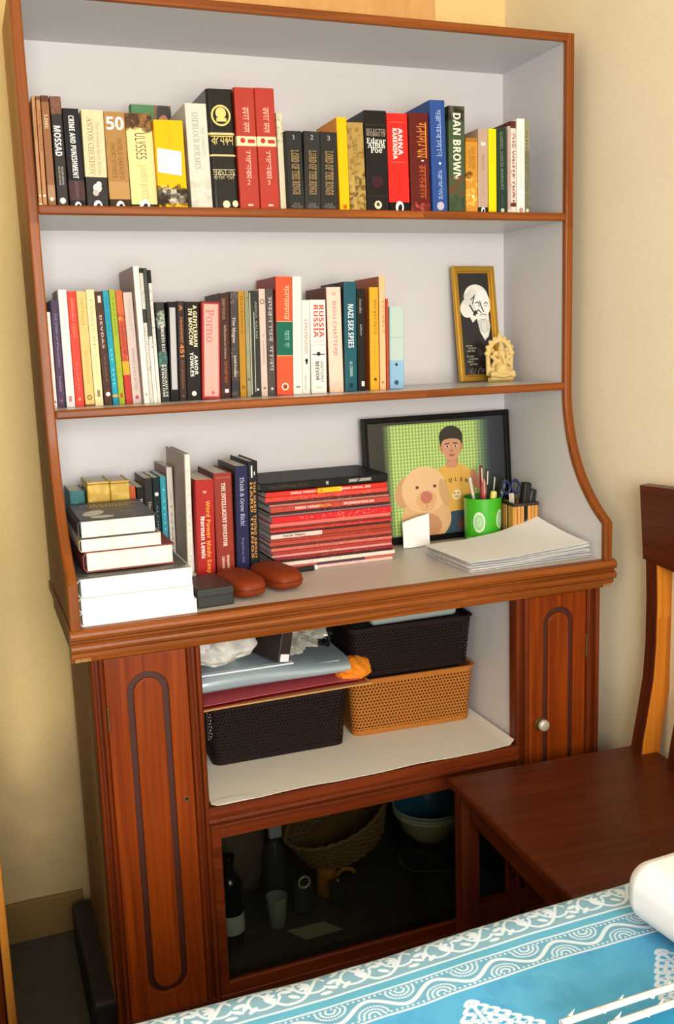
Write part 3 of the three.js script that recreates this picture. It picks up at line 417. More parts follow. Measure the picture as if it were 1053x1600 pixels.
  [0.7832, 0.0057, 0.2086, 0.18, 0.12, 0.0141, 0, "#b4472b;p .3 .9 #b4472b #d08050", "very thin rust-red booklet beside the pale blue book"],
  [0.7953, 0.0377, 0.1899, 0.17, 0.12, 0.0208, 1, "#b9cfc9;b 0 .65 #b4cac2;b .37 .375 #8aa8a8;b .65 1 #8cb6d4;c .45 .7 .09 #1c2430;c .45 .92 .15 #34506c", "pale blue and mint book, last on the right of the middle shelf row"],
], Y2, 'books standing on the middle shelf');
standing([
  [0.0435, 0.0324, 0.2209, 0.15, 0.11, 0.012, 1, "#3f7f86;b 0 .25 #347078;p .1 .6 #3f7f86 #5a98a0", "teal hardcover behind the flat pile at the left end of the counter"],
  [0.0804, 0.0478, 0.2385, 0.16, 0.11, 0.012, 1, "#c9a64a;p 0 .5 #c9a64a #e0c46c;b .02 .03 #8a6a24", "left of the two thick gold-spined hardcovers behind the flat pile"],
  [0.129, 0.0416, 0.2371, 0.16, 0.11, 0.012, 1, "#c7a448;p 0 .5 #c7a448 #dcc068;b .02 .03 #8a6a24", "right of the two thick gold-spined hardcovers behind the flat pile"],
  [0.1717, 0.0127, 0.2224, 0.15, 0.12, 0.012, 0, "#b9552c;h .2 .5 .5 #f0d0c0 S OM", "orange-red paperback right of the gold-spined hardcovers"],
  [0.1868, 0.0163, 0.2183, 0.15, 0.12, 0.012, 0, "#201d1b;t .12 .4 #f0ece4 .5 .5 S THE STRANGER", "black paperback with white lettering right of the orange-red one"],
  [0.2044, 0.0178, 0.2367, 0.15, 0.12, 0.012, 0, "#1f1d1a;s #5a3a30;t .22 .6 #d8c8a8 .5 .55 f The Great Gatsby", "black paperback with cream slanted title behind the flat pile"],
  [0.223, 0.015, 0.2366, 0.15, 0.12, 0.012, 0, "#1c2a2e;c .5 .16 .3 #e0e0d8;t .26 .7 #8aa0a0 .36 .5 s ALCHEMIST", "blackish paperback with a white disc left of the turquoise one"],
  [0.2385, 0.0129, 0.2389, 0.155, 0.12, 0.012, 0, "#2f93a6;t .1 .6 #7fc8d4 .36 .5 s MIND", "turquoise paperback standing behind the flat pile"],
  [0.2528, 0.0129, 0.2583, 0.16, 0.14, 0.012, 0, "#cfc8bc;s #7d5248;t .2 .8 #8a8880 .4 .5 s ATOMIC", "off-white spined book with a brownish cover right of the turquoise one"],
  [0.2661, 0.0124, 0.2965, 0.27, 0.2, 0.03, 1, "#d6d3ca;s #a49488;t .1 .8 #b0ada4 .3 .5 s CALENDAR", "tall slim book with a pale spine and a greyish cover left of the red one"],
  [0.283, 0.0114, 0.2249, 0.21, 0.13, 0.012, 0, "#e3d3cc;t .1 .7 #a8b8b8 .36 .5 s THE MONK", "short pinkish-white paperback left of the fat red one"],
  [0.2948, 0.0405, 0.2344, 0.235, 0.14, 0.031, 0, "#a81f1b;h .12 .2 .5 #f0d0c0 F W;t .2 .88 #f3a43a .3 .66 S Word Power Made Easy;t .34 .74 #f8ece4 .34 .36 S Norman Lewis;r .3 .95 .65 .955 #e07a6a", "fat red paperback with yellow and white lettering on the counter"],
  [0.3395, 0.0405, 0.2459, 0.235, 0.15, 0.015, 1, "#8a2f22;s #5a2a1c;t .09 .66 #f4e4dc .3 .5 F THE INTELLIGENT INVESTOR;t .74 .86 #e8c8bc .2 .62 S BENJAMIN;t .75 .86 #e8c8bc .2 .36 S GRAHAM;r .1 .04 .92 .05 #a85040", "thick brick-red hardcover between the fat red and the navy book"],
  [0.3859, 0.0287, 0.2577, 0.23, 0.15, 0.0282, 0, "#1d1d45;s #3a2c28;t .1 .52 #c8c8e0 .42 .5 f Think & Grow Rich!;t .62 .84 #8888b0 .24 .5 f Napoleon Hill;c .5 .94 .2 #c8c0d0", "navy blue paperback with white italic title"],
  [0.4163, 0.0223, 0.2659, 0.23, 0.15, 0.0233, 1, "#15161a;r .3 .04 .45 .14 #e0e0dc;r .6 .09 .7 .12 #e0e0dc;t .17 .82 #c98a4a .36 .62 S THE HARD THING ABOUT;t .17 .82 #c98a4a .36 .3 S HARD THINGS;t .85 .95 #4a6068 .3 .5 s BEN", "tall black hardcover with orange lettering right of the navy one"],
], YC, 'books standing on the counter');

{ // the picture-covered book that stands sideways behind the yellow one
  const cv = document.createElement('canvas'); cv.width = 256; cv.height = 384; const c = cv.getContext('2d');
  c.fillStyle = '#3f7a48'; c.fillRect(0, 0, 256, 384); c.fillStyle = '#7a4a34'; c.beginPath(); c.moveTo(150, 0); c.lineTo(256, 0); c.lineTo(256, 384); c.lineTo(100, 384); c.fill(); c.fillStyle = '#1c1a18'; c.beginPath(); c.ellipse(215, 40, 55, 45, 0.5, 0, 7); c.fill(); c.fillStyle = '#b0765a'; c.beginPath(); c.ellipse(200, 90, 45, 60, 0.3, 0, 7); c.fill();
  c.fillStyle = '#d8dccc'; c.beginPath(); c.moveTo(60, 60); c.lineTo(100, 190); c.lineTo(20, 200); c.fill();
  const t = new THREE.CanvasTexture(cv); t.colorSpace = THREE.SRGBColorSpace;
  const o = thing('book', 'tall book with a green and brown picture cover facing out behind the bright yellow one', 'book', [0.283, Y1 + 0.0005, 0.105], 0, 'books standing on the top shelf');
  const q = box(-0.043, 0.043, 0, 0.232, 0.0006, 0.0016); obj('cover', [box(-0.043, 0.043, 0, 0.232, -0.02, -0.019), box(-0.043, -0.042, 0, 0.232, -0.02, 0.0016)], std({ color: '#3f7a48', roughness: 0.5 }), o);
  obj('front_board', q, phys({ map: t, roughness: 0.4, side: THREE.DoubleSide }), o); obj('pages', muv(box(-0.0415, 0.042, 0.001, 0.231, -0.019, 0.0005), 'y'), pageMat, o);
  const n = tag(obj('paper_note', sheet(4, 4, (u, v) => [0.2585 + 0.0475 * u + 0.001 * v, Y1 + 0.067 + 0.046 * v + 0.006 * (0.5 - u), 0.2632 + 0.003 * u * u * v], 0.0003), M.paper), 'small white square note stuck to the spine of the bright yellow book', 'note'); void n;
}

// ---------------------------------------------------------------- lying piles
// a book lying flat: x across, z depth with z = 0 at the front edge, spine on -x
function lying(label, [x, y, z], w, d, h, cols, opt = {}) {
  const o = thing('book', label, 'book', [x, y, z], opt.turn || 0, opt.group), ct = opt.ct ?? 0.0022, m = opt.mat ?? std({ color: cols, roughness: 0.5 });
  const P = [[w / 2, 0], [-w / 2 + h * 0.15, 0], [-w / 2, h * 0.2], [-w / 2, h * 0.8], [-w / 2 + h * 0.15, h], [w / 2, h], [w / 2, h - ct], [-w / 2 + h * 0.18, h - ct], [-w / 2 + ct, h * 0.78], [-w / 2 + ct, h * 0.22], [-w / 2 + h * 0.18, ct], [w / 2, ct]];
  const g = new THREE.ExtrudeGeometry(shapeOf(P), { depth: d, bevelEnabled: false }); g.translate(0, 0, -d); obj('cover', muv(g), m, o);
  const i = opt.in ?? 0.004; obj('pages', muv(box(-w / 2 + h * 0.2, w / 2 - i, ct + 0.0001, h - ct - 0.0001, -d + i, -i), 'x'), opt.pages ?? pageMat, o);
  return o;
}
{
  const g = 'books lying in the flat pile on the left of the counter', Y = YC + 0.0004;
  lying('thick white-edged book at the very bottom of the flat pile on the counter', [0.1335, Y, 0.435], 0.227, 0.28, 0.0275, '#e4e2df', { group: g, pages: whitePages, ct: 0.0008, in: 0.0006 });
  lying('thick white-edged book second from the bottom of the flat pile', [0.1305, Y + 0.028, 0.436], 0.222, 0.28, 0.0275, '#e4e2df', { group: g, pages: whitePages, ct: 0.0008, in: 0.0006 });
  lying('thickest white-edged book, third from the bottom, with a dark cover curling on top', [0.1305, Y + 0.056, 0.434], 0.221, 0.28, 0.036, '#d8d6d2', { group: g, pages: whitePages, ct: 0.0008, in: 0.0006 });
  const cover = sheet(20, 8, (u, v) => [0.02 + 0.213 * u, Y + 0.0928 + 0.006 * Math.pow(Math.abs(u - 0.45) * 1.7, 3), 0.16 + 0.27 * v], 0.0006);
  tag(obj('magazine', cover, std({ color: '#4d4a46', roughness: 0.45 })), 'dark grey curling magazine lying between the red book and the white books', 'magazine');
  lying('red-spined hardcover with white pages in the middle of the flat pile', [0.127, Y + 0.0965, 0.4], 0.178, 0.245, 0.04, '#7d1c1a', { group: g });
  lying('thin white-edged paperback between the red-spined book and the black one', [0.112, Y + 0.1372, 0.4], 0.158, 0.235, 0.0245, '#c8b79c', { group: g, ct: 0.0008, in: 0.0006 });
  const top = lying('thick book with a black and white picture cover on top of the flat pile', [0.109, Y + 0.1624, 0.4], 0.152, 0.22, 0.036, '#1e1b1a', { group: g });
  const cv = document.createElement('canvas'); cv.width = 256; cv.height = 384; const c = cv.getContext('2d'); c.fillStyle = '#23211f'; c.fillRect(0, 0, 256, 384);
  for (let i = 0; i < 60; i++) { c.fillStyle = ['#8a8680', '#55524e', '#3a3735'][i % 3]; c.globalAlpha = 0.5; c.beginPath(); c.ellipse(rnd() * 256, rnd() * 384, rr(4, 30), rr(3, 12), rnd() * 3, 0, 7); c.fill(); } c.globalAlpha = 1; c.fillStyle = '#cfcbc6'; c.beginPath(); c.ellipse(60, 250, 34, 60, 0.4, 0, 7); c.fill(); c.beginPath(); c.ellipse(80, 335, 40, 26, 0.1, 0, 7); c.fill(); c.fillStyle = '#b8b4ae'; c.font = 'bold 34px serif'; c.fillText('COLLECTED', 30, 90); c.fillText('STORIES', 60, 130);
  const t = new THREE.CanvasTexture(cv); t.colorSpace = THREE.SRGBColorSpace;
  const pr = grid(1, 1, (u, v) => [-0.07 + 0.145 * u, 0.0364, -0.218 * (v) - 0.001]); obj('front_cover', pr, phys({ map: t, roughness: 0.4, side: THREE.DoubleSide }), top);
  // short mustard block under the short pinkish-white paperback
}
// the pile of magazines, spines to the front
{
  const list = [
    [9, '#c92f28', 'INDIA TODAY', 'ANNUAL SPECIAL, 2008', 1, 'topmost magazine of the red pile, with a yellow patch on its spine'], [8, '#d8463a', '', '', 0, 'bright red magazine second from the top of the pile'], [5, '#4a2620', '', '', 0, 'dark brown-spined magazine third from the top of the pile'], [4, '#b87a6c', '', '', 0, 'thin dusty-pink magazine fourth from the top of the pile'],
    [10, '#b5443a', 'INDIA TODAY', '20TH ANNIVERSARY SPECIAL ISSUE', 0, 'brick-red magazine with white and yellow lettering in the upper half of the pile'], [4, '#3a211f', '', '', 0, 'thin blackish-brown magazine under the one with white and yellow lettering'], [4, '#8a6a70', '', '', 0, 'thin mauve-grey magazine above the wide plain scarlet band'], [11, '#c9232a', '', '', 0, 'thick plain scarlet magazine in the middle of the pile'],
    [7, '#d46a60', '', '', 0, 'salmon-pink magazine just below the thick plain scarlet one'], [4, '#7a2a28', '', '', 0, 'thin maroon magazine below the salmon-pink one'], [5, '#c23a34', '', '', 0, 'thin red magazine in the middle of the pile below the maroon one'], [4, '#3c2626', '', '', 0, 'thin dark magazine above the one with a white left half'],
    [8, '#d8c4bc', 'INDIA TODAY', '', 2, 'magazine with a white left half and a rust-red right half to its spine'], [5, '#9a3a30', '', '', 0, 'thin rust-brown magazine below the half-white one'], [7, '#b0483c', '', '', 0, 'dull red magazine with worn edges in the lower half of the pile'], [4, '#5a2c28', '', '', 0, 'thin dark maroon magazine in the lower third of the pile'],
    [6, '#c86a5c', '', '', 0, 'worn light red magazine in the lower third of the pile'], [6, '#a83a38', '', '', 0, 'deep red magazine, seventh from the bottom of the pile'], [5, '#d0908a', '', '', 0, 'pale pink magazine, sixth from the bottom of the pile'], [5, '#8a2c2a', '', '', 0, 'dark red magazine, fifth from the bottom of the pile'], [4, '#382424', '', '', 0, 'thin blackish magazine, fourth from the bottom of the pile'], [7, '#e2cfc4', '', '', 0, 'cream-white magazine, third from the bottom of the pile'], [5, '#b86058', '', '', 3, 'pinkish-red magazine, second from the bottom of the pile'], [6, '#d8b4ac', '', '', 0, 'pale magazine at the very bottom of the red pile'],
  ];
  const k = 0.188 / list.reduce((s, l) => s + l[0], 0);
  const cells = list.map(([t, col, a, b, f]) => {
    let sp = col + ';'; for (let i = 0; i < 3; i++) sp += 'p ' + [rr(0, 0.5), rr(0.5, 1)].map((v) => v.toFixed(2)).join(' ') + ' ' + col + ' ' + ['#e0b0a4', '#6a2420', col, '#d85a4c'][Math.floor(rnd() * 4)] + ';';
    if (f === 2) sp += 'b .42 1 #a5402f;'; if (f === 1) sp += 'b 0 1 ' + col + ';b .42 .62 #e8b01c;r .2 .44 .8 .46 #b07a10;'; if (f === 3) sp += 'b .35 .75 #4a3a44;';
    if (a) sp += f === 2 ? 't .1 .28 #3a2a28 .6 .5 S INDIA TODAY;' : 't .2 .4 #f4dcd0 .6 .5 S INDIA TODAY;'; if (b) sp += 't .6 .86 #f4dcd0 .6 .5 S ' + b + ';t .38 .5 #e8b040 .5 .5 S SPECIAL;';
    return [t * k, 0.306, sp];
  });
  const [tex, at] = sheetOf(cells, 1024, 1024), mat = phys({ map: tex, roughness: 0.45, specularIntensity: 0.35, side: THREE.DoubleSide });
  let y = YC + 0.0004 + 0.188;
  list.forEach(([t0, , , , , label], i) => {
    const t = t0 * k - 0.0002, L = 0.299 + rr(-0.004, 0.004); y -= t0 * k;
    const o = thing('magazine', label, 'magazine', [0.771 + rr(-0.003, 0.004) + (i < 2 ? -0.005 : 0) + i * 0.0004, y + t / 2, 0.2 + rr(-0.0025, 0.0025)], 0, 'red magazines piled on the counter');
    o.rotation.z = Math.PI / 2; 
    obj('cover', coverGeo(t, L, 0.188, at[i], 0), mat, o); obj('pages', muv(box(-t / 2 + Math.min(0.0009, t * 0.16), t / 2 - Math.min(0.0009, t * 0.16), 0.0006, L - 0.0006, -0.1875, -0.002), 'x'), whitePages, o);
  });
  const [tx, ac] = sheetOf([[0.0195, 0.312, '#1b1918;t .06 .36 #5a4038 .5 .5 f The Different Way;c .5 .42 .0 #fff;r .3 .5 .7 .52 #a8a49c;t .68 .86 #d8d4cc .5 .5 S SAMRAT LUDHIANVI']], 64, 1024);
  const o = thing('book', 'large black hardcover lying on top of the red magazine pile', 'book', [0.772, YC + 0.189 + 0.01, 0.197]); o.rotation.z = Math.PI / 2;
  obj('cover', coverGeo(0.0195, 0.312, 0.188, ac[0], 1), phys({ map: tx, roughness: 0.5, specularIntensity: 0.3, side: THREE.DoubleSide }), o); obj('pages', box(-0.0075, 0.0075, 0.003, 0.309, -0.185, -0.003), pageMat, o);
}

// ---------------------------------------------------------------- things on the middle shelf
const canvas = (w, h, f) => { const cv = document.createElement('canvas'); cv.width = w; cv.height = h; f(cv.getContext('2d'), w, h); const t = new THREE.CanvasTexture(cv); t.colorSpace = THREE.SRGBColorSpace; t.anisotropy = 8; return t; };
function frameThing(label, pos, w, h, bar, depth, lean, turn, mat, art, profile) {
  const o = thing('picture_frame', label, 'picture frame', pos, turn); o.rotation.order = 'YXZ'; o.rotation.x = -lean;
  const mk = (L, a) => { const g = alongX(profile, -L / 2, L / 2); void a; return g; };
  const P = shapeOf([[-w / 2, 0], [w / 2, 0], [w / 2, h], [-w / 2, h]]); P.holes.push(new THREE.Path([[-w / 2 + bar, bar], [w / 2 - bar, bar], [w / 2 - bar, h - bar], [-w / 2 + bar, h - bar]].map(([x, y]) => new THREE.Vector2(x, y))));
  const g = new THREE.ExtrudeGeometry(P, { depth: depth - 0.006, bevelEnabled: true, bevelSize: bar * 0.22, bevelThickness: 0.003, bevelSegments: 3, bevelOffset: -bar * 0.22 }); g.translate(0, 0, 0.003); void mk;
  obj('frame', g, mat, o);
  if (profile) { const lip = shapeOf([[-w / 2 + bar * 0.75, bar * 0.75], [w / 2 - bar * 0.75, bar * 0.75], [w / 2 - bar * 0.75, h - bar * 0.75], [-w / 2 + bar * 0.75, h - bar * 0.75]]); lip.holes.push(new THREE.Path([[-w / 2 + bar * 1.25, bar * 1.25], [w / 2 - bar * 1.25, bar * 1.25], [w / 2 - bar * 1.25, h - bar * 1.25], [-w / 2 + bar * 1.25, h - bar * 1.25]].map(([x, y]) => new THREE.Vector2(x, y)))); const lg = new THREE.ExtrudeGeometry(lip, { depth: depth - 0.008, bevelEnabled: true, bevelSize: 0.001, bevelThickness: 0.001, bevelSegments: 1 }); lg.translate(0, 0, 0.001); obj('inner_lip', lg, mat, o); }
  const pic = new THREE.PlaneGeometry(w - bar * 1.6, h - bar * 1.6); pic.translate(0, h / 2, depth * 0.45); obj('picture', pic, art, o);
  obj('backing', box(-w / 2 + 0.003, w / 2 - 0.003, 0.003, h - 0.003, 0.0005, depth * 0.4), std({ color: '#3a2c20', roughness: 0.8 }), o);
  return o;
}
{
  const art = canvas(300, 760, (c, w, h) => {
    c.fillStyle = '#1d1c1a'; c.fillRect(0, 0, w, h);
    const blob = (col, pts) => { c.fillStyle = col; c.beginPath(); pts.forEach(([x, y], i) => (i ? c.lineTo(x, y) : c.moveTo(x, y))); c.closePath(); c.fill(); };
    c.fillStyle = '#e6e4de'; c.beginPath(); c.ellipse(165, 190, 105, 92, 0.1, 0, 7); c.fill(); c.beginPath(); c.ellipse(85, 265, 62, 70, 0.5, 0, 7); c.fill();
    blob('#e6e4de', [[80, 300], [120, 370], [170, 330]]);
    c.fillStyle = '#efeee9'; c.beginPath(); c.ellipse(215, 235, 70, 95, -0.1, 0, 7); c.fill();
    blob('#e9e8e2', [[150, 310], [262, 300], [270, 400], [250, 470], [215, 500], [180, 440]]);
    c.strokeStyle = '#1d1c1a'; c.lineCap = 'round'; const st = (lw, ...p) => { c.lineWidth = lw; c.beginPath(); p.forEach(([x, y], i) => (i ? c.lineTo(x, y) : c.moveTo(x, y))); c.stroke(); };
    st(8, [120, 205], [150, 180], [130, 235]); st(12, [105, 245], [120, 270], [140, 300]); st(7, [155, 230], [178, 222], [190, 240]); st(9, [195, 220], [206, 260], [222, 292]); st(6, [232, 236], [250, 224], [262, 236]); st(5, [175, 250], [195, 252]); st(5, [236, 252], [254, 250]); st(8, [160, 290], [180, 280], [200, 300]); st(4, [185, 318], [215, 310], [248, 318]); st(3, [190, 345], [215, 350], [240, 343]);
    c.strokeStyle = '#9a9892'; for (let i = 0; i < 26; i++) { const x = 165 + i * 4; st(1.5, [x, 350], [x + rr(-6, 10), 400], [x + rr(-4, 14) * (1 - i / 30), 450 - Math.abs(i - 13) * 2]); } for (let i = 0; i < 16; i++) st(1.5, [70 + i * 8, 120 + Math.abs(8 - i) * 8], [50 + i * 6, 170 + i * 3], [35 + i * 8, 230 + i * 3]);
    c.strokeStyle = '#d8d4c8'; for (let r = 0; r < 8; r++) { if (r === 3) continue; script(c, 'rbInsTagmlcE'.slice(r % 4, r % 4 + 6 + (r % 3)), 45 + (r % 2) * 20, 530 + r * 19, 13); }
    c.fillStyle = '#c8c4c4'; for (let i = 0; i < 90; i++) { c.globalAlpha = 0.7; c.fillRect(45 + rnd() * 140, 690 + rnd() * 60, 2, rr(4, 14)); } c.globalAlpha = 1;
  });
  frameThing('tall narrow gilt frame with a black print of a white-bearded old man', [1.1, Y2 + 0.0015, 0.055], 0.124, 0.292, 0.013, 0.014, 0.13, 0.06, M.gold, phys({ map: art, roughness: 0.25, clearcoat: 0.6, side: THREE.DoubleSide }), true);
}
{ // the resin figurine: a seated elephant-headed figure under an arch
  const A = []; for (let i = 0; i <= 12; i++) { const a = Math.PI * (1 - i / 12); A.push([0.03 * Math.cos(a), 0.07 + 0.034 * Math.sin(a), -0.008]); }
  const prims = [[-0.028, 0.006, 0, 0.007, 0.028, 0.006, 0, 0.007], [-0.026, 0.009, 0.01, 0.006, 0.026, 0.009, 0.01, 0.006], [-0.03, 0.02, -0.008, 0.006, -0.031, 0.07, -0.008, 0.006], [0.03, 0.02, -0.008, 0.006, 0.031, 0.07, -0.008, 0.006]];
  for (let i = 0; i < 12; i++) prims.push([...A[i], 0.006, ...A[i + 1], 0.006]);
  for (let i = 0; i <= 8; i++) { const a = Math.PI * (1 - i / 8); prims.push([0.036 * Math.cos(a), 0.072 + 0.04 * Math.sin(a), -0.008, 0.0045]); }
  prims.push([0, 0.112, -0.008, 0.0065, 0, 0.126, -0.008, 0.002], [-0.02, 0.03, -0.01, 0.012, 0.02, 0.08, -0.012, 0.006], [0.02, 0.03, -0.01, 0.012, -0.02, 0.08, -0.012, 0.006], [0, 0.034, 0.004, 0.017], [0, 0.05, 0.002, 0.011], [0, 0.07, 0.004, 0.0125], [0, 0.084, 0.002, 0.008, 0, 0.098, 0, 0.003], [-0.015, 0.071, 0, 0.0075], [0.015, 0.071, 0, 0.0075], [0, 0.066, 0.013, 0.005, 0.002, 0.05, 0.02, 0.0035], [0.002, 0.05, 0.02, 0.0035, 0.008, 0.045, 0.02, 0.0028],
    [-0.008, 0.022, 0.01, 0.008, -0.026, 0.02, 0.014, 0.0075], [-0.026, 0.02, 0.014, 0.007, -0.002, 0.015, 0.02, 0.005], [0.008, 0.022, 0.01, 0.008, 0.026, 0.021, 0.014, 0.0075], [0.026, 0.021, 0.014, 0.007, 0.004, 0.015, 0.021, 0.005], [-0.014, 0.054, 0.003, 0.005, -0.024, 0.042, 0.01, 0.0042], [0.014, 0.054, 0.003, 0.005, 0.024, 0.042, 0.01, 0.0042], [-0.014, 0.056, 0, 0.0045, -0.026, 0.064, 0.004, 0.004], [0.014, 0.056, 0, 0.0045, 0.026, 0.064, 0.004, 0.004], [0.028, 0.016, 0.016, 0.006]);
  const g = sculpt(prims, [-0.05, -0.002, -0.03], [0.05, 0.136, 0.035], 72, 0.0035);
  { const p = g.attributes.position; let lo = 1; for (let i = 0; i < p.count; i++) lo = Math.min(lo, p.getY(i)); g.translate(0, -lo, 0); }
  const o = thing('figurine', 'small ivory-yellow figurine of a seated elephant-headed deity under an arch, before the gilt frame', 'figurine', [1.133, Y2 + 0.0004, 0.105], -0.15);
  g.scale(1, 1, 1); obj('figure', g, phys({ color: '#d8bc78', roughness: 0.55, side: THREE.DoubleSide }), o);
}

// ---------------------------------------------------------------- things on the counter
{
  const art = canvas(840, 660, (c, w, h) => {
    c.fillStyle = '#0e0f12'; c.fillRect(0, 0, w, h);
    c.fillStyle = '#c9dc8a'; c.fillRect(95, 22, 640, 620);
    c.fillStyle = '#93b45a'; for (let i = 0; i < 34; i++) c.fillRect(95 + i * 19, 22, 9, 620); c.globalAlpha = 0.6; for (let j = 0; j < 33; j++) c.fillRect(95, 22 + j * 19, 640, 9); c.globalAlpha = 0.8; c.fillStyle = '#5f8a3c'; for (let i = 0; i < 34; i++) for (let j = 0; j < 33; j++) c.fillRect(97 + i * 19, 24 + j * 19, 6, 6); c.globalAlpha = 1;
    const gr = c.createLinearGradient(640, 0, 790, 0); gr.addColorStop(0, 'rgba(30,60,70,0)'); gr.addColorStop(0.6, 'rgba(24,44,54,0.9)'); gr.addColorStop(1, 'rgba(14,22,30,1)'); c.fillStyle = gr; c.fillRect(640, 0, 200, h);  // blue-black reflection on the right edge, painted into the print
    const g2 = c.createLinearGradient(85, 0, 150, 0); g2.addColorStop(0, 'rgba(14,15,18,1)'); g2.addColorStop(1, 'rgba(20,40,20,0)'); c.fillStyle = g2; c.fillRect(80, 0, 80, h);
    const el = (col, x, y, a, b, r = 0) => { c.fillStyle = col; c.beginPath(); c.ellipse(x, y, a, b, r, 0, 7); c.fill(); };
    // the boy: body, shirt, head
    c.fillStyle = '#d8a84c'; c.beginPath(); c.moveTo(400, 300); c.bezierCurveTo(430, 270, 470, 262, 500, 262); c.bezierCurveTo(560, 262, 600, 280, 620, 320); c.lineTo(650, 560); c.lineTo(400, 560); c.fill();
    el('#b87a5a', 640, 360, 26, 60, -0.3); c.fillStyle = '#b87a5a'; c.fillRect(468, 210, 70, 62); el('#c48a66', 500, 265, 38, 20);
    el('#b87a5a', 442, 165, 12, 26); el('#b87a5a', 560, 165, 12, 26); el('#c8906c', 501, 165, 56, 78);
    c.fillStyle = '#1c1512'; c.beginPath(); c.ellipse(500, 108, 72, 62, 0, Math.PI, 0); c.lineTo(570, 160); c.bezierCurveTo(560, 125, 540, 118, 500, 118); c.bezierCurveTo(455, 118, 445, 125, 434, 165); c.lineTo(428, 110); c.fill();
    c.strokeStyle = '#2a1a14'; c.lineWidth = 6; c.beginPath(); c.moveTo(462, 148); c.lineTo(490, 144); c.moveTo(512, 144); c.lineTo(540, 148); c.stroke(); el('#f0e6dc', 477, 162, 12, 6); el('#f0e6dc', 526, 162, 12, 6); el('#1a100c', 477, 162, 6, 6); el('#1a100c', 526, 162, 6, 6);
    el('#a86e50', 501, 188, 11, 7); el('#9a5248', 501, 212, 20, 6);
    c.fillStyle = '#3a2a1c'; c.font = 'bold 30px sans-serif'; c.textAlign = 'center'; [['T', -62, 12, 0.25], ['O', -32, 3, 0.1], ['L', 0, 0, 0], ['E', 32, 3, -0.1], ['N', 62, 12, -0.25]].forEach(([s, x, y, r]) => { c.save(); c.translate(520 + x, 362 + y); c.rotate(-r); c.fillText(s, 0, 0); c.restore(); });
    el('#e8d0a0', 520, 440, 28, 30); c.fillStyle = '#8a6a3a'; c.fillRect(500, 425, 12, 8); c.fillRect(524, 425, 12, 8); c.fillRect(506, 446, 26, 5);
    c.fillStyle = '#3a4a5c'; c.beginPath(); c.ellipse(520, 600, 130, 70, 0, 0, 7); c.fill(); el('#7a4030', 580, 610, 60, 40);
    // the soft toy
    el('#c8986a', 210, 400, 58, 90, 0.3); el('#d8ac7c', 330, 560, 150, 130); el('#e2b988', 325, 395, 135, 132); el('#caa070', 445, 420, 30, 80, -0.2); el('#d8a878', 335, 450, 62, 52);
    el('#c0705c', 335, 438, 36, 34); el('#5a3a2a', 282, 378, 10, 9); el('#5a3a2a', 388, 378, 10, 9); c.strokeStyle = '#a8744e'; c.lineWidth = 3; c.beginPath(); c.moveTo(335, 470); c.lineTo(335, 500); c.stroke(); c.beginPath(); c.ellipse(335, 490, 40, 20, 0, 0.2, 2.9); c.stroke(); el('#c08a62', 330, 600, 90, 70);
  });
  frameThing('large black-framed photograph of a boy in a yellow shirt with a big soft toy', [0.986, YC + 0.0015, 0.05], 0.425, 0.325, 0.014, 0.014, 0.075, 0.02, phys({ color: '#0e0d0c', roughness: 0.4, specularIntensity: 0.3 }), phys({ map: art, roughness: 0.35, clearcoat: 0.7, clearcoatRoughness: 0.12, side: THREE.DoubleSide }), null);
  tag(obj('paper_packet', sheet(8, 8, (u, v) => [0.85 + 0.075 * u + 0.006 * v, YC + 0.002 + (0.062 + 0.016 * u) * v, 0.108 - 0.02 * v + 0.003 * Math.sin(5 * u + 2 * v)], 0.004), M.paper), 'white folded paper packet leaning on the lower left of the boy photograph', 'packet');
}
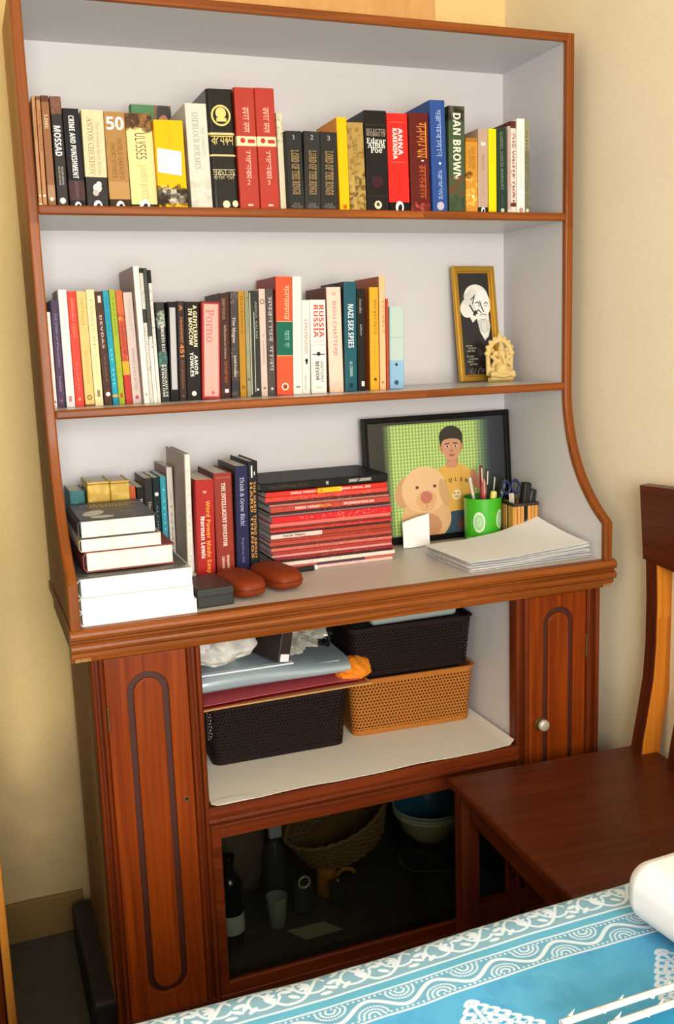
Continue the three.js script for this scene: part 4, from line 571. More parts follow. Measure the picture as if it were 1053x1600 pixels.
{ // green pen cup with its pens
  const H = 0.114, R = 0.0485, cx = 1.072, cz = 0.115;
  const wrap = canvas(1024, 384, (c, w, h) => {
    c.fillStyle = '#3fae1c'; c.fillRect(0, 0, w, h); const flower = (x, y, r) => { c.fillStyle = '#d6ecd0'; c.beginPath(); c.arc(x, y, r, 0, 7); c.fill(); c.strokeStyle = '#8cc884'; c.lineWidth = r * 0.09; for (let i = 0; i < 14; i++) { const a = (i / 14) * 6.283; c.beginPath(); c.moveTo(x + r * 0.2 * Math.cos(a), y + r * 0.2 * Math.sin(a)); c.lineTo(x + r * 0.85 * Math.cos(a), y + r * 0.85 * Math.sin(a)); c.stroke(); c.beginPath(); c.arc(x + r * 0.62 * Math.cos(a), y + r * 0.62 * Math.sin(a), r * 0.12, 0, 7); c.stroke(); } c.fillStyle = '#8cc884'; c.beginPath(); c.arc(x, y, r * 0.14, 0, 7); c.fill(); };
    for (const k of [0, -1024]) { flower(909 + k, 120, 54); flower(1012 + k, 272, 74); flower(838 + k, 300, 58); flower(1120 + k, 110, 50); flower(1200 + k, 280, 56); flower(1330 + k, 140, 60); flower(1440 + k, 300, 50); flower(1560 + k, 130, 54); flower(1680 + k, 290, 50); }
  });
  const o = thing('pen_cup', 'bright green pen cup printed with pale round dandelion motifs', 'pen cup', [cx, YC + 0.0004, cz]);
  const g = lathe([[R * 0.93, 0.004], [R * 0.97, 0.02], [R, H]], 48); obj('body', g, phys({ map: wrap, roughness: 0.35, clearcoat: 0.3, side: THREE.DoubleSide }), o);
  obj('base', lathe([[0, 0], [R * 0.9, 0], [R * 0.93, 0.004], [R * 0.9, 0.006], [0, 0.006]], 40), std({ color: '#2c8a14', roughness: 0.4 }), o); obj('inner_wall', lathe([[R * 0.9, 0.006], [R * 0.96, H], [R, H + 0.0012], [R * 1.0, H]], 40), std({ color: '#2c7a16', roughness: 0.5 }), o);
  const pen = (label, dx, dz, len, r, tx, tz, body, cap, name = 'pen') => {
    const p = thing(name, label, name, [cx + dx, YC + 0.0075, cz + dz]); p.rotation.set(tz, 0, -tx);
    obj('barrel', lathe([[0, 0], [r * 0.3, 0.001], [r, 0.014], [r, len * 0.72], [0, len * 0.72]], 16), std({ color: body, roughness: 0.35 }), p);
    obj('cap', lathe([[0, len * 0.72], [r * 1.12, len * 0.72], [r * 1.08, len * 0.97], [r * 0.7, len], [0, len]], 16), std({ color: cap, roughness: 0.3 }), p);
    obj('clip', box(-0.0012, 0.0012, len * 0.76, len * 0.96, r * 1.05, r * 1.05 + 0.0016, 0.0005), M.steel, p); return p;
  };
  pen('silver pen leaning left in the green cup', -0.008, 0.006, 0.166, 0.0036, -0.22, 0.05, '#b8b2ac', '#d8d4ce'); pen('dark red pencil with a white stripe, tallest in the green cup', 0.004, -0.006, 0.186, 0.004, 0.02, -0.08, '#a82a30', '#7a2228'); pen('slim crimson pen beside the tallest one in the green cup', -0.002, 0.012, 0.158, 0.0036, -0.06, 0.1, '#b03838', '#c86a60'); pen('brown-red pen with a dark cap behind the others in the green cup', 0.012, -0.012, 0.176, 0.0034, 0.11, -0.1, '#7a3430', '#3a2422');
  pen('black capped pen standing right of the red pens in the green cup', 0.014, 0.002, 0.163, 0.0046, 0.12, 0.0, '#201e1e', '#181616'); pen('black clip pen, second of the two black pens in the cup', 0.02, 0.009, 0.154, 0.0046, 0.18, 0.08, '#232122', '#1a1818'); pen('thick teal-grey felt pen, rightmost in the green cup', 0.022, -0.004, 0.152, 0.006, 0.3, 0.0, '#4a8a80', '#7ab0a4'); pen('short yellow highlighter low in the green cup', 0.006, 0.022, 0.126, 0.0075, 0.06, 0.1, '#d8d84a', '#e2dc70', 'highlighter');
}
{ // slatted bamboo holder with scissors, phone and stapler
  const cx = 1.155, cz = 0.16, s = 0.033, H = 0.102, bam = woodMat('#d9a45c', '#bd843c', 31, 0.5, 0.15), bead = std({ color: '#1c1410', roughness: 0.4 });
  const o = thing('bamboo_holder', 'square bamboo slat holder with a black beaded stripe, right of the green cup', 'holder', [cx, YC + 0.0004, cz], -0.1);
  for (let f = 0; f < 4; f++) for (let i = 0; i < 7; i++) { const a = -s + (i + 0.5) * ((2 * s) / 7), mid = i === 3; const g = box(-0.0042, 0.0042, 0.003, H, -0.0022, 0.0022, 0.0015); g.translate(a, 0, s); g.rotateY((f * Math.PI) / 2); if (!mid) obj('slat', muv(g), f === 1 ? M.post : bam, o); else for (let j = 0; j < 3; j++) { const st = []; for (let k = 0; k < 14; k++) { const b = new THREE.CylinderGeometry(0.0011, 0.0011, 0.0052, 6); b.translate(a + (j - 1) * 0.0028, 0.008 + k * 0.0067, s); b.rotateY((f * Math.PI) / 2); st.push(b); } obj('bead_column', st, bead, o); } }
  obj('base', box(-s, s, 0, 0.006, -s, s, 0.002), bam, o); obj('rim', [box(-s - 0.003, s + 0.003, H - 0.008, H, s - 0.002, s + 0.003, 0.001), box(-s - 0.003, s + 0.003, H - 0.008, H, -s - 0.003, -s + 0.002, 0.001), box(-s - 0.003, -s + 0.002, H - 0.008, H, -s, s, 0.001), box(s - 0.002, s + 0.003, H - 0.008, H, -s, s, 0.001)], std({ color: '#241a12', roughness: 0.6 }), o);
  const sc = thing('scissors', 'navy blue scissor handles sticking up from the bamboo holder', 'scissors', [cx - 0.016, YC + 0.012, cz - 0.004]); sc.rotation.z = 0.06;
  for (const k of [-1, 1]) { const t = new THREE.TorusGeometry(0.0125, 0.0034, 8, 24); t.scale(0.85, 1.25, 1); t.translate(k * 0.0115, 0.128, k * 0.003); obj('handle', t, std({ color: '#1c2450', roughness: 0.35 }), sc); obj('blade', box(k * 0.002 - 0.004, k * 0.002 + 0.004, 0.0, 0.112, k * 0.002 - 0.001, k * 0.002 + 0.001, 0.0004), M.steel, sc); }
  const ph = thing('stapler', 'black stapler standing tilted in the bamboo holder', 'stapler', [cx + 0.006, YC + 0.012, cz + 0.002]); ph.rotation.z = -0.1;
  obj('body', box(-0.013, 0.009, 0, 0.138, -0.011, 0.011, 0.005), M.black, ph); const arm = box(0.0, 0.02, 0.02, 0.122, -0.009, 0.009, 0.006); arm.rotateZ(-0.07); obj('arm', arm, std({ color: '#1c1c1e', roughness: 0.35 }), ph);
}
{ // the sheaf of papers
  const lab = ['top sheet of the paper sheaf, its back corner raised against the side panel', 'sheet just under the top one with its right corner lifted', 'third paper from the top of the sheaf, turned a little left', 'middle paper of the white sheaf on the right of the counter', 'third paper from the bottom of the sheaf', 'second lowest paper of the sheaf, sticking out to the left', 'lowest paper of the sheaf lying flat on the counter'];
  lab.forEach((label, k) => {
    const i = 6 - k, t = [0.02, -0.02, 0.03, -0.01, 0.025, -0.03, 0.03][i], ox = rr(-0.006, 0.006), oz = rr(-0.004, 0.004);
    const o = tag(obj('paper_sheet', sheet(18, 12, (u, v) => {
      const X = (u - 0.5) * 0.32, Z = (v - 0.5) * 0.222, x = X * Math.cos(t) + Z * Math.sin(t), z = -X * Math.sin(t) + Z * Math.cos(t);
      const lift = (0.003 + 0.0042 * i) * Math.max(0, u - 0.35) * (1 - 0.45 * v) * 1.2 + (i > 3 ? 0.022 : 0.005) * Math.pow(Math.max(0, u - 0.62) / 0.38, 1.6) * Math.pow(Math.max(0, 1 - v), 1.8) + 0.0012 * Math.sin(u * 5 + k);
      const xx = Math.min(1.033 + x + ox, 1.1935 - 0.0006 * i);
      return [xx, YC + 0.0013 + 0.0038 * i + lift * (i ? 1 : 0) + (i ? 0 : 0), 0.3 + z + oz];
    }, 0.0006), M.paper), label, 'paper', 'papers in the sheaf on the counter'); void o;
  });
}
{ // spectacle cases, black box, marker
  const cs = (label, x, z, turn) => {
    const o = thing('spectacle_case', label, 'case', [x, YC + 0.0004, z], turn), col = phys({ color: '#7c3010', roughness: 0.5, specularIntensity: 0.4, side: THREE.DoubleSide });
    const half = (up) => { const f = (u, v) => { const a = u * Math.PI * 2, ph = (v * Math.PI) / 2, e = 0.62, c = Math.cos(a), s = Math.sin(a), q = Math.pow(Math.cos(ph), 0.55); return [0.0385 * Math.sign(c) * Math.pow(Math.abs(c), e) * q, 0.0215 + (up ? 0.0235 : -0.0215) * Math.pow(Math.sin(ph), 0.75), 0.079 * Math.sign(s) * Math.pow(Math.abs(s), e) * q]; }; return grid(48, 12, f); };
    obj('lid', half(1), col, o); obj('bottom_shell', half(0), col, o);
    const r = []; for (let i = 0; i < 40; i++) { const a = (i / 40) * Math.PI * 2, c = Math.cos(a), s = Math.sin(a); r.push([0.0388 * Math.sign(c) * Math.pow(Math.abs(c), 0.62), 0.0218, 0.0793 * Math.sign(s) * Math.pow(Math.abs(s), 0.62)]); }
    obj('seam', tube(r, 0.0011, 80, 6, true), std({ color: '#4a1a08', roughness: 0.6 }), o);
  };
  cs('left and nearer of the two brown spectacle cases on the counter', 0.366, 0.327, 0.12); cs('right and farther of the two brown spectacle cases on the counter', 0.452, 0.302, 0.2);
  const b = thing('box', 'small black box between the flat book pile and the left spectacle case', 'box', [0.287, YC + 0.0004, 0.352], 0.06);
  obj('tray', box(-0.0385, 0.0385, 0, 0.03, -0.062, 0.062, 0.003), std({ color: '#1c1d1d', roughness: 0.5 }), b); obj('lid', box(-0.0392, 0.0392, 0.022, 0.039, -0.0628, 0.0628, 0.003), std({ color: '#232424', roughness: 0.45 }), b);
  const m = thing('marker', 'black marker with a white end lying before the magazine pile', 'marker', [0.545, YC + 0.0065, 0.216], 0.12);
  const q = lathe([[0, -0.045], [0.004, -0.045], [0.006, -0.035], [0.006, 0.027], [0.0045, 0.028], [0, 0.028]], 20); q.rotateZ(-Math.PI / 2); obj('barrel', q, std({ color: '#17171a', roughness: 0.35 }), m); const e = lathe([[0, 0.028], [0.0054, 0.028], [0.0054, 0.036], [0.004, 0.038], [0, 0.038]], 20); e.rotateZ(-Math.PI / 2); obj('end_plug', e, std({ color: '#e6e4de', roughness: 0.5 }), m);
  const mb = lying('short mustard book lying under the short pinkish-white paperback', [0.286, YC + 0.0004, 0.225], 0.026, 0.12, 0.03, '#a8843c', { ct: 0.0015 }); void mb;
}

// ---------------------------------------------------------------- inside the open cupboard
const CY = YR + 0.0048;
{
  const cl = std({ color: '#d8d2c4', roughness: 0.9 });
  const g = sheet(60, 24, (u, v) => {
    const x = 0.2515 + 0.7225 * u; let z = 0.008 + 0.424 * v, y = YR + 0.0022 + 0.0014 * fbm(x * 16, z * 16, 3) + (u < 0.02 ? 0.006 * (1 - u / 0.02) : 0) + (u > 0.985 ? 0.012 * (u - 0.985) / 0.015 : 0);
    if (v > 0.95) z += 0.004 * Math.sin(u * 17) * (v - 0.95) * 20;
    return [x, y, Math.min(z, 0.4335)];
  }, 0.0015);
  const c = tag(obj('shelf_liner', g, cl), 'cream cloth liner covering the floor of the open cupboard', 'cloth');
  obj('folded_hem', sheet(16, 4, (u, v) => [0.262 + 0.1 * u, YR + 0.006 + 0.0015 * Math.sin(u * 4), 0.436 - 0.022 * v * (1 - 0.3 * u)], 0.0012), cl, c);
}
// perforated plastic basket: tapered walls with real holes in their alpha, a rim and a floor
const holes = dataTex(256, 256, (x, y) => {
  const a = ((x / 256) * 16) % 1, b = ((y / 256) * 16) % 1, r = Math.floor((y / 256) * 16), sx = (a + (r % 2) * 0.5) % 1 - 0.5, sy = b - 0.5, k = r % 2;
  const d = k ? Math.hypot(sx * 1.3, sy * 0.9) : Math.hypot(sx * 0.9, sy * 1.3); return d < 0.3 ? [0, 0, 0] : [255, 255, 255];
}, false);
function basket(label, pos, w, d, h, col, turn, seedW) {
  const o = thing('storage_basket', label, 'basket', pos, turn), m = phys({ color: col, roughness: 0.6, specularIntensity: 0.3, alphaMap: holes, alphaTest: 0.5, side: THREE.DoubleSide }), solid = phys({ color: col, roughness: 0.6, specularIntensity: 0.3, side: THREE.DoubleSide });
  const ring = (t, k) => { const P = [], hw = (w / 2) * (0.94 + 0.06 * t) - k, hd = (d / 2) * (0.9 + 0.1 * t) - k, r = 0.022; for (let q = 0; q < 4; q++) for (let i = 0; i <= 6; i++) { const a = (q * Math.PI) / 2 + (i / 6) * (Math.PI / 2); P.push([(hw - r) * [1, -1, -1, 1][q] + r * Math.cos(a), (hd - r) * [1, 1, -1, -1][q] + r * Math.sin(a)]); } P.push(P[0]); return P; };
  const per = (w + d) * 2, wall = (y0, y1, k) => { const rows = 2, A = ring(y0 / h, k), pos2 = [], uv = [], idx = []; let s = 0; const L = A.map((p, i) => (s += i ? Math.hypot(p[0] - A[i - 1][0], p[1] - A[i - 1][1]) : 0)); for (let j = 0; j <= rows; j++) { const y = y0 + ((y1 - y0) * j) / rows, R = ring(y / h, k); R.forEach((p, i) => { pos2.push(p[0], y, p[1]); uv.push(L[i] / 0.13, y / 0.13); }); } const n = A.length; for (let j = 0; j < rows; j++) for (let i = 0; i < n - 1; i++) { const a = j * n + i; idx.push(a, a + n, a + 1, a + 1, a + n, a + n + 1); } const g = new THREE.BufferGeometry(); g.setAttribute('position', new THREE.Float32BufferAttribute(pos2, 3)); g.setAttribute('uv', new THREE.Float32BufferAttribute(uv, 2)); g.setIndex(idx); g.computeVertexNormals(); return g; }; void per; void seedW;
  obj('perforated_wall', wall(0.012, h - 0.012, 0), m, o);
  obj('rim', [wall(h - 0.013, h, -0.0005), wall(h - 0.013, h, 0.003), (() => { const A = ring(1, -0.0035), s = shapeOf(A.slice(0, -1)); s.holes.push(new THREE.Path(ring(1, 0.0035).slice(0, -1).map(([x, y]) => new THREE.Vector2(x, y)))); const g = new THREE.ExtrudeGeometry(s, { depth: 0.003, bevelEnabled: false }); g.rotateX(-Math.PI / 2); g.translate(0, h - 0.003, 0); return g; })()], solid, o);
  obj('floor_tray', [wall(0, 0.013, 0), (() => { const s = shapeOf(ring(0, 0.001).slice(0, -1)); const g = new THREE.ExtrudeGeometry(s, { depth: 0.003, bevelEnabled: false }); g.rotateX(-Math.PI / 2); return g; })()], solid, o);
  obj('inner_shade_block', box(-w / 2 * 0.9, w / 2 * 0.9, 0.004, h * 0.93, -d / 2 * 0.86, d / 2 * 0.86, 0.015), std({ color: '#120d0b', roughness: 0.9 }), o);  // solid near-black block standing in for the shaded hollow behind the holes
  return o;
}
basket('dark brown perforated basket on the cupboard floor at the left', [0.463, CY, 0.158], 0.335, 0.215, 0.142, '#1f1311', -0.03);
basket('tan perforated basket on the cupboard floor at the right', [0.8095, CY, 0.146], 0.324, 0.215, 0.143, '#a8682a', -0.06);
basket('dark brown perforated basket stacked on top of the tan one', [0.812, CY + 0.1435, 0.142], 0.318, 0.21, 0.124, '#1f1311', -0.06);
tag(obj('plastic_tray', [box(0.71, 0.94, CY + 0.262, CY + 0.322, 0.07, 0.222, 0.012)], phys({ color: '#aeb8b4', roughness: 0.3, transmission: 0.25, thickness: 0, side: THREE.DoubleSide })), 'pale grey translucent plastic box inside the upper dark basket', 'box');
{
  const B = CY + 0.1428;
  const board = tag(obj('cardboard_sheet', sheet(10, 4, (u, v) => [0.262 + 0.42 * u, B + 0.0015 - 0.012 * Math.max(0, 0.14 - u) + 0.002 * Math.sin(u * 3) * 0 + 0.001, 0.03 + 0.25 * v], 0.003), M.cardboard), 'tan cardboard sheet lying on the left dark basket', 'cardboard'); void board;
  for (const [k, col, label, y0, y1] of [[0, '#8a2a26', 'dark red paper file lying on the tan cardboard sheet', 0.004, 0.011], [1, '#c4545c', 'pinkish-red file lying just above the dark red one', 0.012, 0.018]]) {
    const o = tag(obj('paper_file', sheet(16, 4, (u, v) => [0.272 + (0.4 - k * 0.02) * u, B + y0 + 0.012 * Math.pow(u, 1.4) * (1 - u) * 2 + (u > 0.6 ? (u - 0.6) * 0.01 : 0), 0.04 + 0.235 * v], y1 - y0 > 0.0065 ? 0.0016 : 0.0014), phys({ color: col, roughness: 0.35, side: THREE.DoubleSide })), label, 'file'); void o;
  }
  const w = thing('document_wallet', 'bulging clear bluish plastic document wallet lying above the red files', 'document wallet', [0.445, B + 0.022, 0.14], -0.02);
  const wal = (u, v) => { const a = v * Math.PI * 2, c = Math.cos(a), s = Math.sin(a), th = 0.024 + 0.004 * Math.sin(u * 5) - 0.004 * u; return [-0.185 + 0.385 * u, th + th * Math.sign(s) * Math.pow(Math.abs(s), 0.7) + 0.004 * u, 0.118 * Math.sign(c) * Math.pow(Math.abs(c), 0.5)]; };
  obj('sleeve', grid(24, 32, wal), phys({ color: '#b9ccd4', roughness: 0.18, transmission: 0.35, thickness: 0, clearcoat: 0.5, side: THREE.DoubleSide }), w);
  obj('papers', [box(-0.17, 0.17, 0.012, 0.028, -0.1, 0.1, 0.002), box(-0.16, 0.175, 0.029, 0.036, -0.1, 0.095, 0.002)], std({ color: '#8fa0aa', roughness: 0.7 }), w);
  obj('closure_strip', box(-0.18, 0.06, 0.046, 0.05, 0.088, 0.106, 0.001), phys({ color: '#dfe9ee', roughness: 0.2, side: THREE.DoubleSide }), w);
  const crumple = (label, name, cat, mat, cx, cy, cz, rx, ry, rz, f, amp, k, flat = 0) => tag(obj(name, (() => { const g = mergeVertices(new THREE.IcosahedronGeometry(1, 22).deleteAttribute('uv').deleteAttribute('normal')); const p = g.attributes.position; for (let i = 0; i < p.count; i++) { const x = p.getX(i), y = p.getY(i), z = p.getZ(i), n = 1 + amp * (Math.abs(fbm(x * f + k, y * f + z * f * 0.7 + 5, 4) - 0.47) * 4 - 0.5) + amp * (fbm(z * f + k * 2, x * f - y * f, 3) - 0.45); p.setXYZ(i, cx + rx * x * n, cy + ry * (y < 0 ? y * (1 - flat) : y) * n, cz + rz * z * n); } g.computeVertexNormals(); g.setAttribute('uv', new THREE.BufferAttribute(new Float32Array(p.count * 2), 2)); return toCreasedNormals(g, 0.5); })(), mat), label, cat);
  crumple('bright orange crumpled cloth poking out between the baskets', 'cloth', 'cloth', std({ color: '#e2830e', roughness: 0.8 }), 0.652, B + 0.03, 0.235, 0.044, 0.027, 0.035, 1.6, 0.28, 3, 0.2);
  crumple('white crumpled paper bag at the top left of the open cupboard', 'paper_bag', 'bag', std({ color: '#d6d2cb', roughness: 0.85 }), 0.345, B + 0.118, 0.165, 0.095, 0.05, 0.1, 1.3, 0.22, 11, 0.1);
  crumple('crumpled clear plastic bag lying on the document wallet', 'plastic_bag', 'bag', phys({ color: '#d8d6c8', roughness: 0.12, transmission: 0.45, thickness: 0, side: THREE.DoubleSide, clearcoat: 0.8 }), 0.526, B + 0.112, 0.15, 0.07, 0.04, 0.085, 2.2, 0.5, 23, 0.1);
  const bx = thing('box', 'dark brown carton with a white end between the white bag and the clear bag', 'box', [0.452, B + 0.078, 0.18], 0.3); obj('carton', box(-0.016, 0.016, 0, 0.07, -0.08, 0.08, 0.003), std({ color: '#2e211c', roughness: 0.5 }), bx); obj('end_cap', box(-0.012, 0.012, 0.002, 0.02, 0.0795, 0.083, 0.002), M.paper, bx); bx.rotation.z = -0.22;
  crumple('black plastic bag stuffed beside the upper dark basket', 'plastic_bag', 'bag', phys({ color: '#12151a', roughness: 0.25, clearcoat: 0.4, side: THREE.DoubleSide }), 0.618, B + 0.1, 0.09, 0.022, 0.056, 0.06, 2, 0.4, 37);
  for (const i of [0, 1]) tag(obj('price_tag', box(0.3, 0.3065, CY + 0.05 + 0.012 * i, CY + 0.12, 0.215 + 0.02 * i, 0.2155 + 0.02 * i), M.paper), i ? 'longer white paper tag hanging at the left end of the left dark basket' : 'shorter white paper tag behind the longer one by the left dark basket', 'tag');
}

// ---------------------------------------------------------------- behind the glass
const BY = 0.0984;
{
  // wicker basket: rings of cane and upright staves, tilted over the things below it
  const cane = std({ color: '#8a6238', roughness: 0.7 }), o = thing('wicker_basket', 'oval woven wicker basket with a loop handle behind the glass', 'basket', [0.635, 0.2, 0.17]); o.rotation.set(0.25, 0.1, 0.3);
  const at = (t, a) => { const r = 0.82 + 0.22 * t; return [0.132 * r * Math.cos(a), 0.1 * t, 0.095 * r * Math.sin(a)]; };
  obj('floor', (() => { const g = new THREE.CylinderGeometry(1, 1, 0.006, 40); g.scale(0.108, 1, 0.078); return g; })(), cane, o);
  for (let j = 0; j <= 11; j++) { const P = []; for (let i = 0; i < 64; i++) { const a = (i / 64) * Math.PI * 2, p = at(j / 11, a), k = 0.0024 * (i % 2 === j % 2 ? 1 : -1); P.push([p[0] + k * Math.cos(a), p[1], p[2] + k * Math.sin(a)]); } obj('woven_strand', tube(P, j === 11 ? 0.0062 : 0.0042, 128, 5, true), cane, o); }
  for (let i = 0; i < 32; i++) { const a = (i / 32) * Math.PI * 2; obj('stave', tube([at(0, a), at(0.5, a), at(1, a)], 0.0026, 4, 5), cane, o); }
  obj('handle', tube([at(1, Math.PI), [-0.1, 0.15, 0], [0, 0.165, 0], [0.1, 0.15, 0], at(1, 0)], 0.006, 40, 6), cane, o);
}
{
  const bowl = (label, y, r, col) => { const o = thing('bowl', label, 'bowl', [0.862, y, 0.2], 0, 'nested bowls behind the glass'); obj('shell', lathe([[0.02, 0], [r * 0.55, 0.004], [r * 0.86, 0.032], [r, 0.07], [r + 0.004, 0.072], [r + 0.003, 0.069], [r * 0.84, 0.03], [r * 0.52, 0.001]], 48), phys({ color: col, roughness: 0.3, clearcoat: 0.4, side: THREE.DoubleSide }), o); obj('lip', (() => { const g = new THREE.TorusGeometry(r + 0.002, 0.0028, 8, 48); g.rotateX(Math.PI / 2); g.translate(0, 0.071, 0); return g; })(), std({ color: '#d8d0b8', roughness: 0.4 }), o); };
  bowl('cream bowl, lowest of the nested bowls behind the glass', 0.173, 0.088, '#c8b890'); bowl('white bowl in the middle of the nested bowls behind the glass', 0.182, 0.089, '#cfd2c8'); bowl('blue bowl, topmost of the nested bowls behind the glass', 0.191, 0.09, '#2c84b4');
  const ca = thing('canister', 'dark green canister with a wavy grey line carrying the nested bowls', 'canister', [0.862, BY + 0.0004, 0.2]); ca.scale.y = 0.5; obj('body', lathe([[0, 0], [0.072, 0], [0.078, 0.006], [0.082, 0.13], [0.07, 0.146], [0, 0.146]], 40), std({ color: '#20261c', roughness: 0.5 }), ca); obj('band', (() => { const P = []; for (let i = 0; i < 60; i++) { const a = (i / 60) * 6.283; P.push([0.082 * Math.cos(a), 0.035 + 0.008 * Math.sin(4 * a), 0.082 * Math.sin(a)]); } return tube(P, 0.0016, 90, 5, true); })(), std({ color: '#8a8f84', roughness: 0.5 }), ca);
  const st = thing('storage_jar', 'tall dark glass jar with a metal knob standing before the wicker basket', 'jar', [0.575, BY + 0.0004, 0.29]); st.scale.setScalar(0.56); obj('body', lathe([[0, 0], [0.03, 0], [0.033, 0.004], [0.038, 0.085], [0.042, 0.1], [0.04, 0.1], [0.035, 0.083], [0.03, 0.006], [0, 0.005]], 32), phys({ color: '#5a6060', roughness: 0.1, transmission: 0.7, thickness: 0, side: THREE.DoubleSide }), st); obj('lid', lathe([[0, 0.1], [0.043, 0.1], [0.043, 0.107], [0.01, 0.113], [0, 0.113]], 32), std({ color: '#34302c', roughness: 0.4 }), st); obj('knob', (() => { const g = new THREE.SphereGeometry(0.006, 16, 12); g.translate(0, 0.119, 0); return g; })(), M.steel, st);
  const sc = thing('watering_can', 'orange plastic can with a curved spout under the wicker basket', 'can', [0.57, BY + 0.0004, 0.225]); sc.scale.setScalar(0.72); obj('body', lathe([[0, 0], [0.034, 0], [0.036, 0.004], [0.034, 0.085], [0.02, 0.094], [0, 0.094]], 32), std({ color: '#b8721e', roughness: 0.5 }), sc); obj('spout', tube([[0.03, 0.06, 0.01], [0.055, 0.085, 0.02], [0.08, 0.083, 0.03], [0.09, 0.07, 0.03]], 0.007, 20, 8), std({ color: '#c07a22', roughness: 0.5 }), sc);
  const gl = thing('drinking_glass', 'clear drinking glass left of the tall jar behind the glass door', 'glass', [0.42, BY + 0.0004, 0.3]); gl.scale.setScalar(0.75); obj('body', lathe([[0, 0], [0.026, 0], [0.033, 0.095], [0.0315, 0.095], [0.025, 0.006], [0, 0.006]], 32), M.clear, gl); obj('rim', (() => { const g = new THREE.TorusGeometry(0.0322, 0.0012, 6, 32); g.rotateX(Math.PI / 2); g.translate(0, 0.095, 0); return g; })(), M.clear, gl);
  const mg = thing('metal_clasp_jar', 'small jar with a round metal clasp beside the clear drinking glass', 'jar', [0.492, BY + 0.0004, 0.27]); mg.scale.setScalar(0.8); obj('body', lathe([[0, 0], [0.027, 0], [0.03, 0.01], [0.03, 0.08], [0.024, 0.09], [0.024, 0.094], [0, 0.094]], 28), phys({ color: '#545a54', roughness: 0.15, transmission: 0.4, thickness: 0, side: THREE.DoubleSide }), mg); obj('clasp', (() => { const g = new THREE.TorusGeometry(0.017, 0.0032, 8, 28); g.translate(-0.002, 0.105, 0.028); return g; })(), M.steel, mg);
  const bo = thing('bottle', 'dark bottle with a white label standing at the left behind the glass', 'bottle', [0.306, BY + 0.0004, 0.32]); obj('body', lathe([[0, 0], [0.027, 0], [0.029, 0.004], [0.029, 0.14], [0.024, 0.155], [0.012, 0.17], [0.0115, 0.2], [0.014, 0.202], [0.014, 0.21], [0, 0.21]], 32), phys({ color: '#10141a', roughness: 0.12, side: THREE.DoubleSide }), bo); obj('label', lathe([[0.0293, 0.03], [0.0293, 0.075]], 32), M.paper, bo);
  const bg = thing('crock', 'large pale grey-brown pot at the back left behind the glass', 'pot', [0.36, BY + 0.0004, 0.11]); obj('body', lathe([[0, 0], [0.06, 0], [0.085, 0.06], [0.09, 0.13], [0.078, 0.19], [0.07, 0.2], [0.073, 0.215], [0.066, 0.215], [0.062, 0.2], [0, 0.19]], 36), std({ color: '#6f5a4c', roughness: 0.7 }), bg); obj('lid', lathe([[0, 0.235], [0.02, 0.232], [0.07, 0.222], [0.075, 0.216], [0, 0.216]], 36), std({ color: '#7a685c', roughness: 0.7 }), bg);
  const sp = thing('spray_bottle', 'white-topped spray bottle behind the clear drinking glass', 'bottle', [0.45, BY + 0.0004, 0.19]); obj('body', lathe([[0, 0], [0.026, 0], [0.028, 0.005], [0.028, 0.12], [0.014, 0.145], [0.014, 0.155], [0, 0.155]], 28), std({ color: '#3c3a38', roughness: 0.4 }), sp); obj('trigger_head', [box(-0.012, 0.02, 0.156, 0.2, -0.01, 0.01, 0.005)], std({ color: '#b8bcc4', roughness: 0.4 }), sp);
  tag(obj('paper_sheet', sheet(4, 4, (u, v) => [0.43 + 0.09 * u + 0.03 * v, BY + 0.0012 + 0.002 * u * v, 0.335 + 0.05 * v], 0.0005), std({ color: '#b4ac98', roughness: 0.8 })), 'loose beige paper on the floor of the glazed compartment', 'paper');
}

// ---------------------------------------------------------------- on top of the bookcase
{
  const bx = (label, x0, x1, h, z0, z1) => { const o = thing('cardboard_box', label, 'box', [(x0 + x1) / 2, YT + 0.0012, (z0 + z1) / 2]), w = (x1 - x0) / 2, d = (z1 - z0) / 2; obj('carton', muv(box(-w, w, 0, h, -d, d, 0.003), 'x'), M.cardboard, o); obj('flap', [muv(box(-w, w, h, h + 0.003, -d, -0.0015), 'x'), muv(box(-w, w, h, h + 0.003, 0.0015, d), 'x')], M.cardboard, o); obj('tape', box(-w - 0.0004, w + 0.0004, h + 0.0031, h + 0.0036, -0.025, 0.025), std({ color: '#c8a060', roughness: 0.3 }), o); };
  bx('tan cardboard box standing on top of the bookcase, the wider right-hand one', 0.385, 0.915, 0.26, -0.03, 0.2); bx('tan cardboard box on top of the bookcase at the left, mostly out of view', 0.06, 0.378, 0.2, -0.03, 0.19);
}

// ---------------------------------------------------------------- wardrobe edge at the far left
{
  const o = thing('wardrobe', 'honey-coloured wooden wardrobe of which only the rounded front edge shows at the far left', 'wardrobe', [-0.163, FL, 0.5], 0.04);
  obj('edge_post', muv(box(-0.016, 0, 0, 1.75, -0.03, 0, 0.006)), M.robe, o);
  obj('side_panel', muv(box(-0.014, -0.002, 0.02, 1.74, -0.56, -0.028)), M.groove, o);  // shade on the receding side put in as a dark brown
  obj('door', muv(box(-0.52, -0.018, 0.06, 1.72, -0.028, -0.006, 0.004)), M.stile, o); obj('carcass', muv(box(-0.54, -0.016, 0.02, 1.75, -0.56, -0.03)), M.stile, o); obj('foot', box(-0.05, 0.006, 0, 0.07, -0.5, -0.02, 0.006), M.black, o);
}

